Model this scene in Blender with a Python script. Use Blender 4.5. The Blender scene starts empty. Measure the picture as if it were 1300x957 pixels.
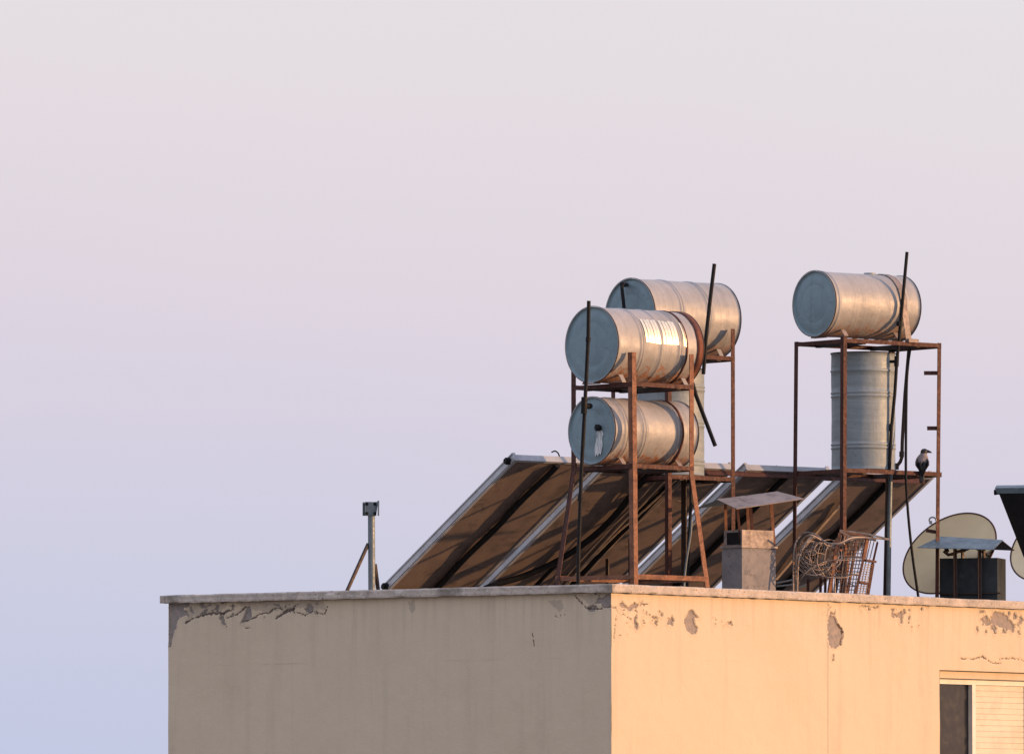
import bpy, math, random
import numpy as np
from mathutils import Vector, Matrix, noise as mnoise
random.seed(7)
V = Vector
C = bpy.context.scene.collection
sc = bpy.context.scene

# ------------------------------------------------------------------ camera frame
F = 1300*300/36.0
PITCH = math.atan(671.5/F)
CZ = 10.5
CAM = V((0, 0, CZ))
FW = V((0, math.cos(PITCH), math.sin(PITCH))); UP = V((0, -math.sin(PITCH), math.cos(PITCH)))
def ray(px, py):
    return V((1, 0, 0))*((px-650)/F) + UP*((478.5-py)/F) + FW
def P(px, py, Y):
    d = ray(px, py); return CAM + d*(Y/d.y)
def on_plane(px, py, p0, n, off=0):
    d = ray(px, py); t = (p0-CAM).dot(n)/d.dot(n)
    return CAM + d*(t) - d.normalized()*off
def zat(py, Y): return P(650, py, Y).z

# ------------------------------------------------------------------ mesh builder
class MB:
    def __init__(s): s.v = []; s.f = []; s.sm = []; s.mi = []
    def add(s, vs, fs, smooth=False, mi=0):
        o = len(s.v); s.v += [tuple(x) for x in vs]
        for f in fs: s.f.append(tuple(i+o for i in f)); s.sm.append(smooth); s.mi.append(mi)
    def hexa(s, p, mi=0):      # p: 8 points bottom ring then top ring
        s.add(p, [(0,3,2,1),(4,5,6,7),(0,1,5,4),(1,2,6,5),(2,3,7,6),(3,0,4,7)], mi=mi)
    def box(s, c, ax, ay, az, mi=0):   # centre and half axis vectors
        c = V(c)
        s.hexa([c-ax-ay-az, c+ax-ay-az, c+ax+ay-az, c-ax+ay-az, c-ax-ay+az, c+ax-ay+az, c+ax+ay+az, c-ax+ay+az], mi)
    def bar(s, a, b, w, h, side=None, mi=0):  # rectangular bar from a to b
        a = V(a); b = V(b); d = (b-a).normalized()
        if side is None:
            side = d.cross(V((0,0,1)))
            if side.length < .2: side = V((.78,.63,0))
        side = (side - d*side.dot(d)).normalized(); up = side.cross(d).normalized()
        L = (b-a).length/2
        s.box((a+b)/2, d*L, side*w/2, up*h/2, mi)
    def angle(s, a, b, w, da, db, th=.005, mi=0):   # angle iron, legs along da and db from the line a-b
        a = V(a); b = V(b); d = (b-a).normalized()
        da = (da-d*da.dot(d)).normalized(); db = (db-d*db.dot(d)-da*(db-d*db.dot(d)).dot(da)).normalized()
        L = d*((b-a).length/2); m = (a+b)/2
        s.box(m+da*w/2, L, da*w/2, db*th/2, mi)
        s.box(m+db*(w/2+th/2)+da*th/2, L, db*(w/2-th/2), da*th/2, mi)
    def tube(s, pts, r, n=10, closed=False, cap=True, mi=0):
        pts = [V(p) for p in pts]; N = len(pts)
        rs = r if isinstance(r, (list, tuple)) else [r]*N
        vs = []; fs = []; prev = None
        for i, p in enumerate(pts):
            if closed: d = (pts[(i+1)%N]-pts[i-1])
            else: d = (pts[min(i+1, N-1)]-pts[max(i-1, 0)])
            d = d.normalized()
            if prev is None:
                e = d.cross(V((0,0,1)))
                if e.length < .1: e = d.cross(V((1,0,0)))
                e.normalize()
            else:
                e = prev - d*prev.dot(d); e.normalize()
            prev = e; g = d.cross(e)
            for k in range(n):
                t = 2*math.pi*k/n; vs.append(p+(e*math.cos(t)+g*math.sin(t))*rs[i])
        m = N if closed else N-1
        for i in range(m):
            for k in range(n):
                a = i*n+k; b = i*n+(k+1)%n; c = ((i+1)%N)*n+(k+1)%n; d = ((i+1)%N)*n+k
                fs.append((a,b,c,d))
        s.add(vs, fs, True, mi)
        if cap and not closed:
            s.add(vs[:n], [tuple(range(n))[::-1]], False, mi); s.add(vs[-n:], [tuple(range(n))], False, mi)
    def lathe(s, c, ax, prof, n=96, wob=0, seed=0, e=None, mi=0):   # prof: (dist along ax, radius)
        c = V(c); ax = V(ax).normalized()
        if e is None: e = V((0,0,1)) if abs(ax.z) < .9 else V((1,0,0))
        e = (e-ax*e.dot(ax)).normalized(); g = ax.cross(e)
        vs = []; fs = []
        for (t, r) in prof:
            for k in range(n):
                a = 2*math.pi*k/n
                q = (e*math.cos(a)+g*math.sin(a))
                w = 0
                if wob and r > .05: w = wob*(mnoise.noise(q*1.6+ax*t*3+V((seed*9.1, 0, 0)))+.5*mnoise.noise(q*5+ax*t*9+V((seed*5.1, 3, 0))))
                vs.append(c+ax*t+q*(r+w))
        for i in range(len(prof)-1):
            for k in range(n):
                fs.append((i*n+k, i*n+(k+1)%n, (i+1)*n+(k+1)%n, (i+1)*n+k))
        s.add(vs, fs, True, mi)
    def build(s, name, mats, parent=None, smooth_angle=None, recalc=False):
        me = bpy.data.meshes.new(name)
        base = V(parent['_base']) if parent is not None and '_base' in parent else V((0,0,0))
        if parent is not None and '_wb' in parent: base = V(parent['_wb'])
        if parent is None: base = V(s.v[0])
        me.from_pydata([tuple(V(v)-base) for v in s.v], [], s.f)
        if not isinstance(mats, (list, tuple)): mats = [mats]
        for m in mats: me.materials.append(m)
        me.polygons.foreach_set('use_smooth', s.sm); me.polygons.foreach_set('material_index', s.mi)
        me.update()
        import bmesh
        bm = bmesh.new(); bm.from_mesh(me)
        bmesh.ops.recalc_face_normals(bm, faces=bm.faces); bm.to_mesh(me); bm.free()
        if smooth_angle: me.set_sharp_from_angle(angle=math.radians(smooth_angle))
        o = bpy.data.objects.new(name, me); C.objects.link(o)
        if parent is not None: o.parent = parent; o['_base'] = tuple(base)
        else: o.location = base; o['_base'] = tuple(base)
        return o
def tag(o, label=None, cat=None, group=None, kind=None):
    if label: o['label'] = label
    if cat: o['category'] = cat
    if group: o['group'] = group
    if kind: o['kind'] = kind
    return o
def thing(name, label, cat, loc, group=None):
    o = bpy.data.objects.new(name, None); C.objects.link(o); o.location = V(loc); o['_base'] = tuple(loc)
    o.empty_display_size = .1
    return tag(o, label, cat, group)

# ------------------------------------------------------------------ materials
def nt(m):
    m.use_nodes = True; t = m.node_tree; t.nodes.clear(); return t
def N(t, ty, **kw):
    n = t.nodes.new(ty)
    for k, v in kw.items():
        if k == 'inp':
            for a, b in v.items(): n.inputs[a].default_value = b
        else: setattr(n, k, v)
    return n
def c4(c): return (c[0], c[1], c[2], 1)
def mixc(t, fac, a, b):
    n = N(t, 'ShaderNodeMix', data_type='RGBA')
    def put(sock, x):
        if isinstance(x, (tuple, list)): sock.default_value = c4(x)
        elif isinstance(x, (int, float)): sock.default_value = x
        else: t.links.new(x, sock)
    put(n.inputs[0], fac); put(n.inputs[6], a); put(n.inputs[7], b)
    return n.outputs[2]
def noi(t, scale, detail=6, rough=.6, stretch=(1,1,1), dist=0, off=(0,0,0)):
    tc = N(t, 'ShaderNodeTexCoord'); mp = N(t, 'ShaderNodeMapping')
    mp.inputs['Scale'].default_value = stretch; mp.inputs['Location'].default_value = off
    t.links.new(tc.outputs['Object'], mp.inputs['Vector'])
    n = N(t, 'ShaderNodeTexNoise', inp={'Scale': scale, 'Detail': detail, 'Roughness': rough, 'Distortion': dist})
    t.links.new(mp.outputs[0], n.inputs['Vector']); return n.outputs['Fac']
def rng(t, x, a, b, c=0, d=1):
    n = N(t, 'ShaderNodeMapRange', inp={'From Min': a, 'From Max': b, 'To Min': c, 'To Max': d}); n.clamp = True
    t.links.new(x, n.inputs['Value']); return n.outputs[0]
def mul(t, a, b, op='MULTIPLY'):
    n = N(t, 'ShaderNodeMath', operation=op)
    for i, x in enumerate((a, b)):
        if isinstance(x, (int, float)): n.inputs[i].default_value = x
        else: t.links.new(x, n.inputs[i])
    return n.outputs[0]
def finish(t, col, rough=.6, metal=0, bump=None, bstr=.3, bdist=.004, spec=.5):
    p = N(t, 'ShaderNodeBsdfPrincipled'); o = N(t, 'ShaderNodeOutputMaterial')
    for nm, x in (('Base Color', col), ('Roughness', rough), ('Metallic', metal), ('Specular IOR Level', spec)):
        if isinstance(x, (tuple, list)): p.inputs[nm].default_value = c4(x)
        elif isinstance(x, (int, float)): p.inputs[nm].default_value = x
        else: t.links.new(x, p.inputs[nm])
    if bump is not None:
        b = N(t, 'ShaderNodeBump', inp={'Strength': bstr, 'Distance': bdist}); t.links.new(bump, b.inputs['Height'])
        t.links.new(b.outputs[0], p.inputs['Normal'])
    t.links.new(p.outputs[0], o.inputs[0]); return p
def M_simple(name, a, b, c=None, scale=12, thr=(.45,.6), cthr=(.58,.68), cscale=20, rough=(.5,.8), metal=0, bstr=.4, stretch=(1,1,1), spec=.4):
    m = bpy.data.materials.new(name); t = nt(m)
    n1 = noi(t, scale, stretch=stretch); col = mixc(t, rng(t, n1, *thr), a, b)
    if c is not None:
        n2 = noi(t, cscale, 8, .7, stretch, .3, (3,1,7)); col = mixc(t, rng(t, n2, *cthr), col, c)
    n3 = noi(t, scale*4, 5, .6)
    finish(t, col, rng(t, n3, .3, .7, *rough), metal, n3, bstr, spec=spec); return m
def M_tank(name, base, base2, rust=.5, metal=.75, rough=(.3,.5), warm=None):
    m = bpy.data.materials.new(name); t = nt(m)
    big = noi(t, 2.2, 5, .6); col = mixc(t, rng(t, big, .38, .62), base, base2)
    st = noi(t, 1.0, 8, .7, (22,22,1.6), .2); col = mixc(t, mul(t, rng(t, st, .55, .75), .45), col, (base[0]*.55, base[1]*.5, base[2]*.45))
    sp = noi(t, 38, 3, .5); col = mixc(t, mul(t, rng(t, sp, .62, .7), .5), col, (base[0]*.6, base[1]*.55, base[2]*.5))
    ax = N(t, 'ShaderNodeAttribute', attribute_name='axial'); nx = N(t, 'ShaderNodeTexNoise', inp={'Scale': 1.0, 'Detail': 7, 'Roughness': .7}); cx = N(t, 'ShaderNodeCombineXYZ')
    wv = noi(t, 3.0, 3, .5, off=(9,2,5)); t.links.new(mul(t, mul(t, ax.outputs['Fac'], 16), mul(t, wv, 1.6), 'ADD'), cx.inputs[0]); t.links.new(cx.outputs[0], nx.inputs['Vector'])
    col = mixc(t, mul(t, rng(t, nx.outputs['Fac'], .50, .66), .5), col, (base[0]*.55, base[1]*.56, base[2]*.56)); col = mixc(t, mul(t, rng(t, nx.outputs['Fac'], .46, .34), .45), col, (min(1,base[0]*1.35), min(1,base[1]*1.3), min(1,base[2]*1.25)))  # wavy rings: sheet tone and curved reflections painted as dark and pale bands
    # rust: drips and the belly where water gathers
    rn = noi(t, 1.0, 9, .75, (16,16,3.2), .6, (5,2,1)); tc = N(t, 'ShaderNodeTexCoord'); sx = N(t, 'ShaderNodeSeparateXYZ')
    t.links.new(tc.outputs['Normal'], sx.inputs[0]); low = rng(t, sx.outputs[2], -.35, -1, 0, 1)
    rr = mul(t, mul(t, low, .30), rn, 'ADD'); rf = mul(t, rng(t, rr, .62, .74), rust)
    rc = noi(t, 60, 4, .6); rcol = mixc(t, rng(t, rc, .35, .65), (.17,.055,.02), (.36,.15,.06)); col = mixc(t, rf, col, rcol)
    met = mul(t, mul(t, rf, -1, 'MULTIPLY'), 1, 'ADD'); met = mul(t, met, metal)
    ro = rng(t, noi(t, 7, 6, .6), .3, .7, *rough); ro = mul(t, ro, mul(t, rf, .35), 'ADD')
    b = mul(t, noi(t, 6, 3, .5), mul(t, sp, .05), 'ADD')
    b = mul(t, b, mul(t, nx.outputs['Fac'], .6), 'ADD'); finish(t, col, ro, met, b, .45, .02); return m

RUST = M_simple('rust_steel', (.085,.030,.022), (.050,.020,.017), (.22,.075,.03), 9, (.4,.62), (.62,.72), 7, (.55,.85), .15, .5, (3,3,.8))
RUSTO = M_simple('orange_rust', (.26,.12,.07), (.15,.07,.045), (.30,.11,.04), 12, (.4,.62), (.58,.68), 16, (.6,.9), .1, .5)
DARKR = M_simple('dark_painted_steel_and_shade', (.028,.02,.02), (.045,.027,.022), (.12,.045,.025), 12, (.4,.6), (.62,.72), 14, (.45,.7), .2, .3)
BLACK = M_simple('black_pipe', (.006,.006,.008), (.010,.010,.011), (.025,.02,.018), 14, (.4,.6), (.68,.76), 20, (.5,.7), 0, .2, spec=.2)
GALV = M_tank('galvanised_sheet', (.40,.385,.38), (.30,.295,.29), .9, .14, (.45,.65))
GALV2 = M_tank('galvanised_sheet_clean', (.39,.38,.375), (.31,.305,.30), .6, .15, (.45,.62))
GALVV = M_tank('galvanised_upright', (.29,.335,.355), (.22,.265,.29), .5, .12, (.45,.65))
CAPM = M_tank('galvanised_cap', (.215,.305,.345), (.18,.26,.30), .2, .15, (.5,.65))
RUSTB = M_simple('rusty_band', (.17,.06,.035), (.10,.04,.03), (.30,.13,.06), 10, (.4,.6), (.56,.7), 10, (.5,.8), .3, .4)
GREY = M_simple('weathered_zinc', (.20,.24,.26), (.15,.18,.20), (.28,.10,.04), 10, (.4,.6), (.66,.74), 6, (.4,.65), .4, .3, (1,1,.5))
ALU = M_simple('white_aluminium', (.50,.52,.55), (.42,.435,.465), (.29,.27,.26), 6, (.4,.62), (.6,.72), 14, (.3,.5), .35, .15)
BACK = M_simple('brown_backing', (.235,.18,.15), (.18,.138,.117), (.115,.094,.082), 3.2, (.35,.65), (.52,.66), 5, (.42,.65), .15, .25, (1,1,1))
GLASS = M_simple('collector_glass', (.012,.014,.02), (.02,.02,.028), None, 4, rough=(.08,.2), spec=.7, bstr=.02)
TIN = M_simple('weathered_tin', (.33,.275,.255), (.23,.19,.175), (.12,.09,.08), 7, (.38,.62), (.53,.66), 12, (.5,.7), .15, .3)
TINB = M_simple('dark_tin', (.17,.23,.26), (.12,.17,.20), (.26,.30,.32), 9, (.4,.6), (.58,.7), 14, (.4,.6), .4, .3)
CONC = M_simple('chimney_render', (.27,.25,.245), (.20,.19,.195), (.12,.115,.12), 7, (.38,.64), (.56,.68), 14, (.8,.95), 0, .6)
SMOKE = M_simple('chimney_sooty_sheet', (.032,.042,.048), (.018,.024,.03), (.06,.065,.065), 5, (.38,.62), (.58,.7), 9, (.5,.75), .2, .4, (1,1,.6))
DISH = M_simple('dish_beige', (.88,.72,.43), (.80,.64,.37), (.65,.45,.24), 3, (.35,.65), (.60,.74), 5, (.45,.65), .05, .1)
WIRE = M_simple('grey_wire', (.40,.33,.28), (.25,.20,.17), (.30,.14,.07), 20, (.4,.6), (.55,.66), 18, (.5,.7), .4, .2)
WOOD = M_simple('pale_batten_and_highlight', (.60,.46,.33), (.48,.36,.26), None, 12, rough=(.6,.85))
CROWB = M_simple('feather_black', (.012,.012,.016), (.02,.02,.026), None, 40, rough=(.35,.6))
CROWG = M_simple('feather_grey', (.24,.205,.205), (.17,.15,.155), None, 30, rough=(.7,.9))
BRASS = M_simple('brass', (.55,.27,.08), (.4,.2,.07), None, 30, rough=(.3,.5), metal=.8)
WHITEF = M_simple('window_frame_white', (.72,.70,.64), (.62,.60,.55), (.45,.42,.37), 6, (.4,.65), (.64,.74), 20, (.35,.55), 0, .1)
SHUT = M_simple('shutter_cream', (.62,.56,.46), (.56,.50,.41), None, 5, rough=(.4,.6))
GLARE = M_simple('painted_glare', (.96,.87,.68), (.92,.80,.60), (.50,.33,.20), 8, (.4,.65), (.66,.72), 9, (.36,.46), .8, .3, (6,6,.8), spec=.8)  # pale shiny tone that paints the glare patch on the tank
LIME = M_simple('limescale', (.70,.72,.72), (.5,.54,.56), (.22,.27,.30), 20, (.4,.6), (.5,.62), 16, (.7,.9), 0, .4, (3,3,.7))

def M_plaster():
    m = bpy.data.materials.new('painted_plaster'); t = nt(m)
    a = noi(t, 1.1, 6, .6); col = mixc(t, rng(t, a, .3, .7), (.65,.54,.40), (.61,.505,.37))
    b = noi(t, 14, 6, .65); col = mixc(t, mul(t, rng(t, b, .5, .8), .25), col, (.54,.45,.35))
    dr = noi(t, 1.0, 7, .6, (9,9,.7), .1); col = mixc(t, mul(t, rng(t, dr, .52, .74), .30), col, (.42,.345,.26))
    hc = noi(t, .55, 3, .5, off=(2,9,4)); col = mixc(t, mul(t, rng(t, hc, .48, .54), .16), col, (.66,.56,.44))
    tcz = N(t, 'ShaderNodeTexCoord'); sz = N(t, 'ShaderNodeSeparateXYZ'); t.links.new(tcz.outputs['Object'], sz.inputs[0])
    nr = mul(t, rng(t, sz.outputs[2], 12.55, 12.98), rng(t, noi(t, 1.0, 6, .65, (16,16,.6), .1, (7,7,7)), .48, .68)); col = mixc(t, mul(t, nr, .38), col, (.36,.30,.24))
    at = N(t, 'ShaderNodeAttribute', attribute_name='peel'); cr = N(t, 'ShaderNodeAttribute', attribute_name='crack')
    sn = N(t, 'ShaderNodeAttribute', attribute_name='stain')
    st = mul(t, sn.outputs['Fac'], .6); col = mixc(t, st, col, (.30,.255,.21))
    g = noi(t, 22, 7, .7); under = mixc(t, rng(t, g, .36, .64), (.37,.30,.265), (.24,.225,.215))
    pf = rng(t, at.outputs['Fac'], .3, .6); col = mixc(t, pf, col, under)
    cf = rng(t, cr.outputs['Fac'], .25, .8); col = mixc(t, cf, col, (.13,.10,.085))
    h = mul(t, noi(t, 60, 5, .7), mul(t, noi(t, 5, 3, .5), 1.5), 'ADD')
    h = mul(t, h, mul(t, pf, mul(t, g, 3)), 'ADD')
    h = mul(t, h, mul(t, noi(t, 2.2, 4, .6, (1,1,1), .0, (3,3,3)), 3), 'ADD')
    finish(t, col, .85, 0, h, .4, .006, .25); return m
PLASTER = M_plaster()
def M_coping():
    m = bpy.data.materials.new('coping_concrete'); t = nt(m)
    a = noi(t, 9, 7, .7); col = mixc(t, rng(t, a, .35, .65), (.58,.50,.43), (.38,.335,.29))
    b = noi(t, 55, 4, .6); col = mixc(t, rng(t, b, .60, .68), col, (.16,.13,.11))
    d = noi(t, 30, 3, .6, off=(4,4,4)); col = mixc(t, mul(t, rng(t, d, .62, .70), .7), col, (.62,.60,.56))
    e = noi(t, 2.4, 5, .6, off=(1,6,2)); col = mixc(t, mul(t, rng(t, e, .56, .66), .7), col, (.17,.145,.125))
    finish(t, col, .9, 0, a, .6, .01, .2); return m
COPING = M_coping()
GROUND = M_simple('dry_ground', (.22,.18,.14), (.15,.13,.10), (.08,.09,.05), .02, (.4,.6), (.5,.6), .05, (.9,.95), 0, .1)
ROOFM = M_simple('roof_screed', (.30,.27,.24), (.22,.20,.18), (.14,.12,.11), 2, (.4,.6), (.56,.68), 5, (.85,.95), 0, .5)

# ------------------------------------------------------------------ world, sun, camera
PHI = math.radians(81); EL = math.radians(7)
S = V((math.sin(PHI)*math.cos(EL), -math.cos(PHI)*math.cos(EL), math.sin(EL)))
w = bpy.data.worlds.new('World'); sc.world = w; w.use_nodes = True; t = w.node_tree; t.nodes.clear()
sky = N(t, 'ShaderNodeTexSky', sky_type='NISHITA'); sky.sun_disc = False; sky.sun_elevation = EL
sky.sun_rotation = math.atan2(S.x, S.y); sky.air_density = 1.2; sky.dust_density = 2.0; sky.ozone_density = 2.0
tc = N(t, 'ShaderNodeTexCoord'); sx = N(t, 'ShaderNodeSeparateXYZ'); t.links.new(tc.outputs['Generated'], sx.inputs[0])
hz = N(t, 'ShaderNodeTexNoise', inp={'Scale': 5.0, 'Detail': 4, 'Roughness': .55}); hm = N(t, 'ShaderNodeMapping'); hm.inputs['Scale'].default_value = (1, 1, 5)
t.links.new(tc.outputs['Generated'], hm.inputs[0]); t.links.new(hm.outputs[0], hz.inputs['Vector'])   # faint uneven haze
coord = mul(t, sx.outputs[2], mul(t, sx.outputs[0], .07), 'ADD'); coord = mul(t, coord, mul(t, mul(t, hz.outputs['Fac'], -.5, 'ADD'), .02), 'ADD')   # twilight band leans slightly
rp = N(t, 'ShaderNodeValToRGB'); cr = rp.color_ramp; t.links.new(rng(t, coord, 0, .5), rp.inputs[0])
def s2l(c): return tuple(((x/255+.055)/1.055)**2.4 if x > 10 else x/3294 for x in c)
stops = [(0, (192,201,229)), (.022, (198,203,228)), (.036, (206,207,227)), (.050, (214,209,226)), (.064, (221,212,225)),
         (.078, (226,217,225)), (.094, (229,221,226)), (.112, (230,225,229)), (.16, (236,234,240)), (.30, (232,234,248)), (.5, (222,228,250))]
cr.interpolation = 'B_SPLINE'
while len(cr.elements) < len(stops): cr.elements.new(.5)
for e, (z, c) in zip(cr.elements, stops): e.position = z/.5; e.color = c4(s2l(c))
hi = mixc(t, rng(t, sx.outputs[2], .45, 1), rp.outputs[0], (.66,.72,1.02))
# warm sky round the low sun
vs_ = N(t, 'ShaderNodeVectorMath', operation='DOT_PRODUCT'); t.links.new(tc.outputs['Generated'], vs_.inputs[0]); vs_.inputs[1].default_value = tuple(S)
gl = mul(t, mul(t, rng(t, vs_.outputs['Value'], .1, 1), 6, 'POWER'), rng(t, sx.outputs[2], .6, 0))
hi = mixc(t, mul(t, gl, .9), hi, (1.3,.78,.48))
sc10 = N(t, 'ShaderNodeVectorMath', operation='SCALE'); t.links.new(hi, sc10.inputs[0]); sc10.inputs['Scale'].default_value = 10.25
mx = mixc(t, .96, sky.outputs[0], sc10.outputs[0])
bg = N(t, 'ShaderNodeBackground'); bg.inputs['Strength'].default_value = .1; t.links.new(mx, bg.inputs[0])
wo = N(t, 'ShaderNodeOutputWorld'); t.links.new(bg.outputs[0], wo.inputs[0])
sl = bpy.data.lights.new('sun', 'SUN'); sl.energy = 4.7; sl.angle = math.radians(.9); sl.color = (1, .555, .26)
so = bpy.data.objects.new('sun', sl); C.objects.link(so); so.rotation_euler = S.to_track_quat('Z', 'Y').to_euler(); so.location = (60, -20, 40)
cd = bpy.data.cameras.new('camera'); co = bpy.data.objects.new('camera', cd); C.objects.link(co)
cd.lens = 300; cd.sensor_width = 36; cd.clip_end = 9000; cd.clip_start = .5
co.location = CAM; co.rotation_euler = (math.pi/2+PITCH, 0, 0); sc.camera = co
sc.view_settings.view_transform = 'Standard'; sc.view_settings.look = 'None'; sc.view_settings.exposure = 0; sc.view_settings.gamma = 1
sc.render.resolution_x = 1024; sc.render.resolution_y = 753

# ------------------------------------------------------------------ ground
g = MB(); R_ = 4000; n_ = 64
g.add([(math.cos(2*math.pi*k/n_)*R_, math.sin(2*math.pi*k/n_)*R_, 0) for k in range(n_)], [tuple(range(n_))])
o = g.build('ground', GROUND); tag(o, kind='structure')

# ------------------------------------------------------------------ building
ub = V((math.sin(math.radians(42)), math.cos(math.radians(42)), 0))       # along the sunlit wall
lb = V((-math.sin(math.radians(55.5)), math.cos(math.radians(55.5)), 0))  # along the shaded wall
nR = V((ub.y, -ub.x, 0)); nL = V((lb.x*0-lb.y, lb.x, 0))
if nL.y > 0: nL = -nL
K = P(776, 741, 67.7); TOP = K.z; K = V((K.x, K.y, 0))
ZC = TOP-.068            # underside of the coping
def along(px, d, p0):    # distance t where p0 + d t projects to px
    k = (px-650)/F; return (k*p0.y*1.0/ (1) - p0.x)/(d.x-k*d.y)
KX = (px0 := 776)
# corner in true projection: x/y ratio uses the depth along the view, close to Y for this small pitch
def along_px(px, d, p0, z):
    lo, hi_ = -1.0, 30.0
    def f(tt):
        q = p0+d*tt; rel = V((q.x, q.y, z))-CAM; return 650+F*rel.x/rel.dot(FW)-px
    s0 = f(lo)
    for _ in range(60):
        m_ = (lo+hi_)/2
        if (f(m_) > 0) == (s0 > 0): lo = m_
        else: hi_ = m_
    return (lo+hi_)/2
def wall_st(px, py, d, n):
    q = on_plane(px, py, V((K.x, K.y, ZC)), n); rel = q-V((K.x, K.y, 0))
    return (rel.dot(d), ZC-q.z)      # distance from the corner, depth under the coping
LW = along_px(214, lb, K, ZC); RW = 9.0
rs_ = np.random.RandomState(3)
def vnoise(x, y, seed=0):
    xi = np.floor(x).astype(int); yi = np.floor(y).astype(int); fx = x-xi; fy = y-yi
    fx = fx*fx*(3-2*fx); fy = fy*fy*(3-2*fy)
    def h(a, b):
        n = (a*374761393+b*668265263+seed*982451653) & 0xffffffff
        n = ((n ^ (n >> 13))*1274126177) & 0xffffffff
        return ((n ^ (n >> 16)) & 0xffff)/65535.0
    return (h(xi, yi)*(1-fx)+h(xi+1, yi)*fx)*(1-fy)+(h(xi, yi+1)*(1-fx)+h(xi+1, yi+1)*fx)*fy
def fbm(x, y, o=4, seed=0):
    r = 0; a = .5; s_ = 0
    for k in range(o): r = r+a*vnoise(x*2**k, y*2**k, seed+k); s_ += a; a *= .6
    return r/s_
def inpoly(x, y, poly):
    ins = np.zeros(x.shape, bool); n = len(poly)
    for i in range(n):
        x0, y0 = poly[i]; x1, y1 = poly[(i+1) % n]
        if y0 == y1: continue
        c = ((y0 > y) != (y1 > y)) & (x < (x1-x0)*(y-y0)/(y1-y0)+x0); ins ^= c
    return ins
def dline(x, y, pl):
    d = np.full(x.shape, 9.0)
    for (x0, y0), (x1, y1) in zip(pl[:-1], pl[1:]):
        dx, dy = x1-x0, y1-y0; t_ = np.clip(((x-x0)*dx+(y-y0)*dy)/(dx*dx+dy*dy+1e-9), 0, 1)
        d = np.minimum(d, np.hypot(x-x0-t_*dx, y-y0-t_*dy))
    return d
def wear_wall(name, d, n, length, depth, polys, specks, cracks, stains, parent, hole=None, joint=None, cell=.008):
    ns = int(length/cell); nd = int(depth/cell)
    ss = np.linspace(0, length, ns+1); dd = np.linspace(0, depth, nd+1)
    if hole:
        for i, arr in ((0, ss), (1, ss)):
            k = np.argmin(abs(arr-hole[i])); arr[k] = hole[i]
        for v_ in (hole[2],): k = np.argmin(abs(dd-v_)); dd[k] = v_
    A, B = np.meshgrid(ss, dd)        # rows depth
    jx = A+(fbm(A*40, B*40, 4, 1)-.5)*.035; jy = B+(fbm(A*40, B*40, 4, 9)-.5)*.035
    peel = np.zeros(A.shape); crack = np.zeros(A.shape); stain = np.zeros(A.shape)
    for pl in polys: peel[inpoly(jx, jy, pl)] = 1
    for (x0, y0, x1, y1, th) in specks:
        m_ = np.clip(1-np.maximum(abs(A-(x0+x1)/2)/((x1-x0)/2+1e-6), abs(B-(y0+y1)/2)/((y1-y0)/2+1e-6))**2, 0, 1)
        q = fbm(A*26, B*30, 4, 21)+.16*np.sqrt(m_)-.16
        peel[(q > th) & (m_ > 0)] = 1
    for pl, wd in cracks:
        q = dline(A+(fbm(A*60, B*60, 3, 5)-.5)*.03, B+(fbm(A*60, B*60, 3, 7)-.5)*.03, pl)
        wv = wd*1.35*(.5+1.2*fbm(A*14, B*14, 2, 31)); crack = np.maximum(crack, np.clip(1.3-q/np.maximum(wv, 1e-4), 0, 1))
    for pl in stains: stain[inpoly(jx, jy, pl)] = .8
    off = -.013*peel-.008*crack+(fbm(A*3, B*3, 3, 50)-.5)*.008+(fbm(A*18, B*18, 3, 51)-.5)*.0012
    off[peel > 0] += ((fbm(A*50, B*50, 3, 77)-.5)*.006)[peel > 0]
    pk_ = peel > 0; dil = pk_.copy()
    for _ in range(2):
        q = dil.copy(); q[1:] |= dil[:-1]; q[:-1] |= dil[1:]; q[:, 1:] |= dil[:, :-1]; q[:, :-1] |= dil[:, 1:]; dil = q
    lip = dil & ~pk_; off[lip] += .006*fbm(A*20, B*20, 2, 88)[lip]   # paint curling up round the bare spots
    if joint is not None: off += np.where(A > joint, .006, 0)
    P0 = np.array([K.x, K.y, ZC]); D = np.array(d); Nn = np.array(n)
    pts = P0+A[..., None]*D+off[..., None]*Nn-B[..., None]*np.array([0, 0, 1.0])
    W = ns+1; idx = (np.arange(nd)[:, None]*W+np.arange(ns)[None, :])
    keep = np.ones((nd, ns), bool)
    if hole:
        cs = (ss[:-1]+ss[1:])/2; cd_ = (dd[:-1]+dd[1:])/2
        keep[np.ix_(cd_ > hole[2], (cs > hole[0]) & (cs < hole[1]))] = False
    i0 = idx[keep]; faces = np.stack([i0, i0+W, i0+W+1, i0+1], 1)
    base = V(parent['_base']); pts = pts.reshape(-1, 3)-np.array(base)
    me = bpy.data.meshes.new(name); me.from_pydata(pts.tolist(), [], faces.tolist()); me.materials.append(PLASTER)
    for nm, a_ in (('peel', peel), ('crack', crack), ('stain', stain)):
        at = me.attributes.new(nm, 'FLOAT', 'POINT'); at.data.foreach_set('value', a_.reshape(-1).astype(np.float32))
    me.polygons.foreach_set('use_smooth', [True]*len(me.polygons)); me.update()
    if me.polygons[0].normal.dot(n) < 0: me.flip_normals()
    o = bpy.data.objects.new(name, me); C.objects.link(o); o.parent = parent; o['_base'] = tuple(base)
    return o
bld = thing('apartment_building', 'cream plastered building with peeling paint, a concrete coping and a roof full of tanks', 'building', (K.x, K.y, 0))
def cv(pl, d, n): return [wall_st(a, b, d, n) for a, b in pl]
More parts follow.
